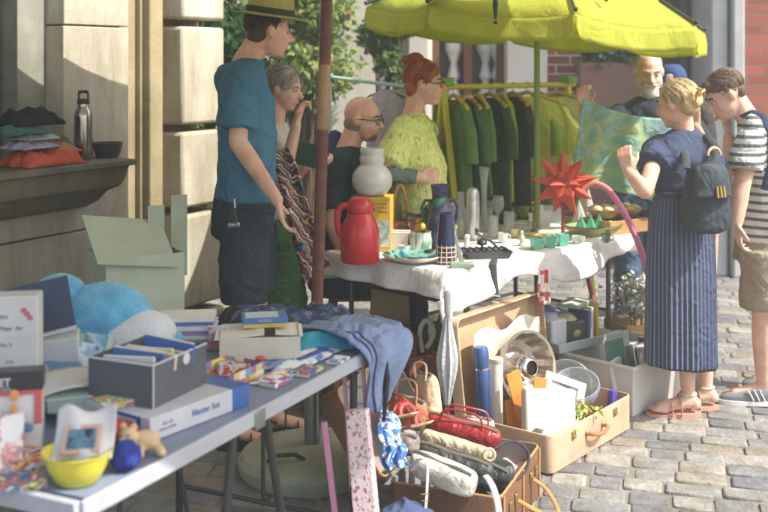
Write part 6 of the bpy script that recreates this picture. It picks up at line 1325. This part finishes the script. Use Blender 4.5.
# long straps
t=thing('white_strap','long white leather strap hanging from the white handbag over the suitcase side','strap',V(426,462,293)); z0=t.location.copy()
mb=MB(); mb.tube(spl([V(412,470,290),V(418,460,294),V(427,462,296),V(427,490,298),V(425,515,299)]),.010,8,flat=.3); mb.build('strap',white,t,world=True); mb=MB(); q=V(425,498,302); mb.tube([q+Vc((-.012,0,-.01)),q+Vc((.012,0,-.01)),q+Vc((.012,0,.012)),q+Vc((-.012,0,.012))],.003,6,closed=True); mb.build('buckle',brass,t,world=True)
mb=MB(); mb.tube(spl([V(486,476,288),V(492,485,292),V(497,500,294),V(500,520,296)]),.012,8,flat=.4); single(mb,'grey_strap','pale grey fabric strap hanging over the right corner of the brown suitcase','strap',M((186,184,190),.6),loc=tuple(V(492,485,292)),world=True)
mb=MB(); mb.tube(spl([V(492,450,265),V(512,441,262),V(528,452,262),V(526,470,268),V(512,482,276),V(500,478,278)]),.006,8); single(mb,'black_cable','thin black bag handle looping over the right rim of the brown suitcase','bag handle',blackm,loc=tuple(V(512,441,262)),world=True)
mb=MB(); q0=V(489,455,275); mb.tube([q0+Vc((.02*cos(a),0,.022*sin(a))) for a in [2*PI*i/20 for i in range(20)]],.006,8,closed=True); single(mb,'ring','cream round ring at the end of the beige clutch','ring',M((214,190,150),.5),loc=tuple(q0),world=True)
# red sandals and blue cloth, denim
for i,(px,py,rz_) in enumerate(((398,418,-50),(410,428,-38))):
    p=V(px,py,262); t=thing('red_sandal',['upper red leather sandal leaning against the suitcase lining','lower red leather sandal with bow beside the blue cloth'][i],'sandal',p,ang(rz_),group='pair of red sandals'); A=RY(-30)
    rd=pm('red_leather',(196,50,44),(180,40,38),rough=.4)
    mb=MB(); mb.loft([(A@Vc((-.10,0,.02)),Y*.025,Z*.008),(A@Vc((-.04,0,.015)),Y*.03,Z*.008),(A@Vc((.05,0,-.01)),Y*.038,Z*.007),(A@Vc((.12,0,-.012)),Y*.025,Z*.006)],16); mb.build('sole',M((206,176,140),.6),t,sub=1)
    for x,hh in ((-.07,.05),(.03,.045),(.07,.035)): mb=MB(); mb.tube([A@Vc((x,.036*cos(a),.0+hh*sin(a))) for a in [PI*k/10 for k in range(11)]],.008,8,flat=.4); mb.build('strap',rd,t)
    mb=MB(); mb.tube(spl([A@Vc((-.09,.02,.02)),A@Vc((-.1,0,.08)),A@Vc((-.02,-.01,.12)),A@Vc((.05,0,.07)),A@Vc((.07,.02,.03))]),.005,6); mb.build('strap',rd,t)
bw=multi('blue_floral',[(224,226,230),(60,120,200),(50,100,190),(220,226,232),(90,150,210),(44,90,180)],20,interp='CONSTANT',lo=.3,hi=.7,fold=.5)
t=thing('blue_cloth','bright blue and white floral cloth hanging over the near end of the brown suitcase','cloth',V(388,440,284)); 
mb=MB()
def fn(u,v):
    a=V(377,402,278).lerp(V(397,416,276),u); b=V(384,470,290).lerp(V(410,466,292),u); q=a.lerp(b,v); q.y-=.05*sin(v*PI)+.012*sin(u*14+v*5); q.x+=.008*sin(v*13); return q
mb.grid(fn,24,36); mb.build('cloth',bw,t,world=True,solid=.004)
p=V(405,505,300); cloth('denim_cap','dark blue denim cap lying in front of the brown suitcase',(p.x,p.y-.02,p.z-.04),-10,.17,.14,.07,fab((64,78,120)),41,cat='cap')
t=thing('lower_bag','dark canvas bag on the ground under the denim cap','bag',(p.x,p.y,p.z-.04-.345)); mb=MB(); hh=p.z-.04; mb.loft([(Vc((0,0,.348-hh)),X*.11,Y*.08),(Vc((0,0,.28-hh*.5)),X*.12,Y*.09),(Vc((0,0,.345)),X*.09,Y*.07)],20,power=.7); mb.build('bag_body',fab((60,58,56)),t,sub=1)
mb=MB(); mb.tube([(-.06,0,.33),(-.05,0,.335),(.05,0,.335),(.06,0,.33)],.006,6); mb.build('handle',blackm,t)
mb=MB(); mb.grid(lambda u,v: Vc((.2*(u-.5),.16*(v-.5),.02+.02*nz(u*4,v*4,9))),12,12); single(mb,'pink_scarf','pale pink scarf lying inside the brown suitcase near its far rim','scarf',fab((206,180,180)),loc=FO(.52,.12,.10),rz=FR,solid=.004)
# ---- bins on the right
bN=(1.19,5.25); BR=math.atan2(.72,.69)
BO=lambda x,y,z: Vc((bN[0],bN[1],0))+Vc((.692*x-.722*y,.722*x+.692*y,z))
binm=pm('bin_grey',(206,202,196),(196,190,184),sc_=4,rough=.45,dirt=.15)
t=thing('storage_bin','large pale grey plastic storage bin behind the tan suitcase','storage bin',(bN[0],bN[1],0),BR)
mb=MB(); mb.tray((.30,.22,.003),(.60,.44,.25),.006,tp=.9); mb.build('bin_shell',binm,t,bevel=.008)
mb=MB()
for (c,sz) in (((.30,-.004,.245),(.62,.016,.018)),((.30,.444,.245),(.62,.016,.018)),((-.004,.22,.245),(.016,.46,.0181)),((.604,.22,.245),(.016,.46,.0181))): mb.box(c,sz)
mb.build('rim',binm,t,bevel=.004)
cont=[((206,214,210),'pale green hardback standing at the front of the grey bin',.07,.10,.13,.02,.19,12),((96,150,130),'dark green framed board standing in the grey bin',.16,.16,.13,.012,.26,-8),((190,206,196),'mint framed glass panel next to the dark green board',.22,.18,.15,.010,.28,-14),((120,124,124),'grey machine box at the back of the grey bin',.33,.2,.12,.10,.2,5),((206,196,200),'white cylinder box in the grey bin',.40,.12,.1,.08,.2,20),((70,80,84),'dark grey flat case at the right side of the grey bin',.48,.1,.16,.03,.20,70),((190,70,70),'red edged book in the right corner of the grey bin',.52,.16,.14,.022,.21,80),((60,90,140),'navy paperback in the right corner of the grey bin',.54,.2,.13,.02,.2,84),((226,222,214),'white booklet lying across the grey bin',.28,.08,.15,.012,.17,30)]
for c,lab,x,y_,w_,d_,h_,rz_ in cont:
    t=thing('boxed_item',lab,'book' if 'book' in lab or 'hardback' in lab else 'box',BO(x,y_,.015),BR+ang(rz_)); A=RX(-10)
    mb=MB(); mb.box((0,0,h_/2+.04),(w_,d_,h_+.02),Mx=A); mb.build('cover',M(c,.45),t,bevel=.003)
    mb=MB(); mb.box((0,0,h_/2+.043),(w_-.008,max(.006,d_-.006),h_+.018),Mx=A); mb.build('pages',M((224,220,208),.8),t)
# tray on top left
tb=BO(-.02,.36,.262)
t=thing('clear_tray','shallow pale grey tray on a carton between the suitcase lid and the grey bin','tray',(tb.x-.04,tb.y-.02,.255),BR-.15)
mb=MB(); mb.tray((.21,.15,0),(.44,.30,.05),.005,tp=.92); mb.build('tray_shell',M((196,204,206),.3),t,bevel=.006)
t2=thing('support_carton','plain white carton under the pale grey tray','box',(tb.x-.04,tb.y+.03,0),BR-.15); mb=MB(); mb.box((.21,.17,.125),(.34,.22,.25)); mb.build('carton',M((206,200,190),.7),t2,bevel=.003)
TO=lambda x,y,z:(tb.x-.04+cos(BR-.15)*x-sin(BR-.15)*y,tb.y-.02+sin(BR-.15)*x+cos(BR-.15)*y,.262+z)
for i,(c,lab,x,y_,w_,d_,h_,rz_,nm_) in enumerate((((206,210,214),'light grey plastic canister at the left end of the tray',.05,.12,.11,.14,.15,0,'canister'),((64,66,62),'dark grey appliance with gold pattern on the tray',.18,.13,.15,.14,.12,6,'appliance'),((70,90,140),'blue hardback standing on the tray',.29,.14,.02,.14,.16,0,'book'),((206,210,200),'cream hardback standing beside the blue one on the tray',.315,.14,.02,.13,.17,4,'book'),((206,170,60),'yellow framed picture at the right end of the tray',.37,.15,.012,.15,.19,-6,'picture'),((150,176,150),'sage green hardback lying on the books of the tray',.28,.16,.18,.12,.018,20,'book'))):
    z_=.0 if i<5 else .175; t=thing(nm_,lab,{'canister':'canister','appliance':'appliance','book':'book','picture':'picture'}[nm_],TO(x,y_,z_),BR-.15+ang(rz_))
    mb=MB(); mb.box((0,0,h_/2),(w_,d_,h_)); mb.build('case' if i<2 else 'cover',M(c,.4),t,bevel=.012 if i<2 else .002)
    mb=MB(); 
    if i==0: mb.lathe([(.035,h_),(.04,h_+.02),(0,h_+.024)],seg=20); mb.build('lid',M((190,196,200),.4),t)
    elif i==1:
        mb.loft([(Vc((-.0,0,h_+.002)),X*.06,Y*.055),(Vc((-.01,0,h_+.02)),X*.05,Y*.045),(Vc((0,0,h_+.03)),X*.03,Y*.03)],20); mb.build('lid',M((196,176,130),.5),t); mb=MB(); mb.sph((0,-d_/2,h_*.5),(.03,.003,.018),10); mb.build('emblem',M((190,160,80),.4),t)
    else: mb.box((0,0,h_/2+.002),(max(.004,w_-.006),d_-.004,h_-.0)); mb.build('pages',M((224,220,208),.8),t)
q=TO(.12,.2,.13); cloth('blue_cloth_bundle','faded blue cloth bundle behind the grey canister',(q[0],q[1],q[2]),30,.22,.12,.06,fab((104,124,156)),52,cat='cloth')
t=thing('checked_towel','red and white checked towel hanging from the white table edge above the suitcase lid','towel',V(543,284,207)); rw=multi('check',[(196,60,60),(224,214,210),(206,90,90),(228,222,216)],46,interp='CONSTANT',tex='sq'); mb=MB(); mb.grid(lambda u,v: V(537,270,204).lerp(V(549,268,203),u)+Vc((.003*sin(v*9),-.03+.006*sin(u*12),-.17*v)),10,16); mb.build('towel',rw,t,world=True,solid=.004)
# crate with flowers
p=V(637,340,182); t=thing('flower_crate','wooden crate with white flowers behind the grey bin by the blue dress','crate',(p.x+.02,p.y+.05,0),ang(20)); mb=MB(); mb.tray((0,0,.0),(.30,.24,.28),.012); mb.build('crate_body',woodtan,t,bevel=.003); mb=MB(); mb.box((0,-.122,.2),(.30,.006,.04)); mb.build('slat',M((150,110,64),.6),t)
t=thing('white_bouquet','bunch of white flowers with green leaves standing in the wooden crate','flowers',(p.x+.02,p.y+.05,.20)); lf=MB()
for i in range(500): leaf(lf,Vc((R.gauss(0,.06),R.gauss(0,.05),.10+R.random()*.22)),.04,nm=4)
lf.build('petals',lm([(224,220,206),(206,206,190),(120,150,90),(190,150,140)],.2),t,smooth=False); mb=MB()
for k in range(6): mb.tube([(0,0,-.18),(.06*cos(k),.05*sin(k),.2)],.004,5)
mb.build('stem',M((90,120,60),.6),t)

# fill of the brown suitcase
for i,(x,y_,c,lab,h_) in enumerate(((.12,.22,(70,72,74),'dark charcoal shawl filling the near end of the brown suitcase',.14),(.34,.24,(120,110,104),'taupe shawl under the handbags in the brown suitcase',.13),(.13,.10,(160,150,140),'pale grey shawl below the white handbag in the brown suitcase',.12))):
    p=FO(x,y_,.03); cloth('shawl',lab,tuple(p),fr+i*9,.26,.22 if i<2 else .14,h_,fab(c),60+i,cat='shawl',flatk=.7)

mb=MB(); mb.box((0,6,1.5),(40,30,6.0)); hz=mb.build('added_haze',None and [] or [],None,smooth=False)  # thin volume added to lift the blacks for a faded look
m=bpy.data.materials.new('added_haze'); m.use_nodes=True; nt=m.node_tree; nt.nodes.remove(nt.nodes['Principled BSDF']); v=nt.nodes.new('ShaderNodeVolumePrincipled'); v.inputs['Color'].default_value=(.92,.92,.86,1); v.inputs['Density'].default_value=.013; v.inputs['Anisotropy'].default_value=.3
nt.links.new(v.outputs[0],nt.nodes['Material Output'].inputs['Volume']); hz.data.materials.append(m); hz['kind']='stuff'

# small ornaments filling the white table
orn=[(404,256,'cup',(214,214,206),'small white cup between the painted planter and the plate',.028,.05),(431,258,'cup',(120,80,60),'tiny brown cup behind the green plate',.022,.04),
(455,247,'candlestick',(190,170,120),'short brass candlestick behind the tapered vase',.026,.11),(467,248,'shaker',(206,206,206),'small silver shaker beside the silver flask',.018,.07),(480,244,'shaker',(150,160,170),'small pewter shaker behind the iron grill',.018,.06),
(503,243,'cup',(220,218,210),'white espresso cup right of the clear tumblers',.028,.05),(514,238,'cup',(206,196,120),'pale yellow cup beside the low glass dish',.026,.05),(522,246,'figurine',(214,206,196),'white porcelain figurine before the lime tray',.02,.08),
(534,232,'candlestick',(120,90,70),'dark wooden candlestick left of the white cards',.024,.12),(578,244,'cup',(214,220,210),'white bowl shaped cup below the red star',.034,.04),(512,228,'vase',(60,90,130),'small blue vase on the cloth by the clear tumblers',.03,.12),(446,236,'vase',(206,200,190),'white pitcher vase left of the silver flask',.036,.17),(606,243,'cup',(110,160,130),'small green cup at the right end of the table edge',.026,.045)]
for px,py,kd,c,lab,r_,h_ in orn:
    q=onT(px,py); mm=pm('glazed_small',c,tuple(int(x*.8) for x in c),sc_=20,rough=.2,coat=.4)
    t=thing(kd,lab,kd,q,ang(px%60))
    pf={'cup':[(0,0),(.5,0),(.6,.05),(.85,.35),(1,1),(.92,1),(.78,.35),(0,.12)],'candlestick':[(0,0),(1,0),(.9,.06),(.3,.14),(.25,.3),(.45,.38),(.25,.46),(.22,.8),(.5,.9),(.5,1),(.3,1),(0,.95)],'shaker':[(0,0),(1,0),(1,.05),(.75,.5),(.8,.75),(.95,.8),(.7,.95),(0,1)],'figurine':[(0,0),(1,0),(1,.08),(.6,.2),(.8,.45),(.55,.62),(.3,.72),(.42,.82),(.4,.93),(0,1)],'vase':[(0,0),(.6,0),(.8,.1),(1,.4),(.7,.7),(.4,.82),(.5,1),(.42,1),(.3,.8),(0,.5)]}[kd]
    mb=MB(); mb.lathe([(a*r_,b*h_) for a,b in pf],seg=24); mb.build('base_body',mm,t)
    if kd=='cup': mb=MB(); mb.tube(spl([Vc((r_*.9,0,h_*.8)),Vc((r_*1.5,0,h_*.75)),Vc((r_*1.4,0,h_*.35)),Vc((r_*.8,0,h_*.25))],4),.003,6); mb.build('handle',mm,t)
# more stock on the folding table
prn=[multi('print_%d'%i,cols,sc_,interp='CONSTANT',tex='sq' if i%2 else 'noise',lo=.3,hi=.7) for i,(cols,sc_) in enumerate((([(220,216,206),(200,90,80),(70,110,160),(226,206,120),(60,70,90)],18),([(206,214,220),(90,150,190),(222,222,214),(206,120,90)],40),([(226,220,200),(120,170,120),(214,150,90),(90,100,150)],22),([(220,210,214),(180,90,130),(226,226,226),(110,120,170)],44),([(50,60,80),(206,200,190),(200,70,60),(230,190,90)],16)))]
it=[(20,486,.11,.08,.012,24,0,'playing card box lying by the bowl at the near left corner'),(18,462,.15,.10,.02,-12,4,'dark printed puzzle lying below the toy carton'),(112,436,.12,.08,.016,40,2,'green and orange printed booklet on the near end of the white box'),(205,412,.10,.07,.012,62,1,'blue printed card set in front of the patchwork tray'),(276,384,.09,.06,.014,58,3,'pink and lilac card box by the table edge'),(306,373,.10,.07,.010,66,0,'red and blue comic by the table edge'),(170,372,.15,.11,.02,30,2,'green printed board book behind the dark grey box'),(36,392,.14,.10,.03,10,1,'blue checked carton behind the toy carton'),(232,372,.10,.08,.03,20,4,'small dark game box beside the cream carton'),(338,362,.08,.05,.008,70,1,'blue and white postcards at the far corner of the table'),(70,408,.13,.08,.02,50,0,'red and blue printed box under the glass boxes')]
for px,py,w_,d_,h_,rz_,k,lab in it:
    p=G(px,py,T0); z0=T0+.001+(.062 if px in (112,) else 0)
    if px==112: p=Vc((-.70,2.90,0))
    t=thing('printed_box',lab,'box' if 'box' in lab or 'carton' in lab or 'puzzle' in lab else 'booklet',(p.x,p.y,z0),ang(rz_)); mb=MB(); mb.box((0,0,h_*.5),(w_,d_,h_)); mb.build('base_body',M((214,210,200),.6),t,bevel=.001)
    mb=MB(); mb.box((0,0,h_+.0006),(w_+.001,d_+.001,.0024)); mb.box((0,-d_/2-.0006,h_*.5),(w_*.98,.0012,h_*.8)); mb.build('printed_cover',prn[k],t)

for (px,py,w_,d_,h_,c,lab) in ((352,396,.26,.2,.2,(170,136,96),'brown cardboard box on the ground behind the table end'),(372,380,.2,.18,.32,(128,92,64),'taller dark cardboard box under the left end of the white table'),(432,404,.16,.14,.12,(90,120,90),'small green crate shaped box beside the clear umbrella'),(395,372,.3,.2,.12,(196,186,166),'low cream carton under the middle of the white table'),(520,352,.3,.2,.22,(160,150,136),'grey brown carton behind the suitcase lid')):
    p=G(px,py,0); t=thing('cardboard_box',lab,'box',(p.x,p.y,0),ang(px%37)); mb=MB(); mb.tray((0,0,.001),(w_,d_,h_),.005); mb.build('box_shell',pm('cardboard',c,tuple(int(x*.85) for x in c),sc_=5,rough=.85,dirt=.4),t)
    for s_ in (-1,1): mb=MB(); mb.box((0,0,0),(w_*.96,d_*.4,.004),Mx=TR(0,s_*(d_/2+d_*.15),h_-.01)@RX(-s_*32)); mb.build('flap',pm('cardboard_flap',c,tuple(int(x*.85) for x in c),rough=.85),t)
    cloth('folded_textile','folded cloth lying in the '+lab.split(' on ')[0].split(' under ')[0].split(' beside ')[0].split(' behind ')[0],(p.x,p.y,h_*.6),px%37,w_*.85,d_*.85,.07,fab(((200,190,180),(120,130,150),(200,90,80),(90,110,100),(180,170,120))[px%5]),px,cat='textile')
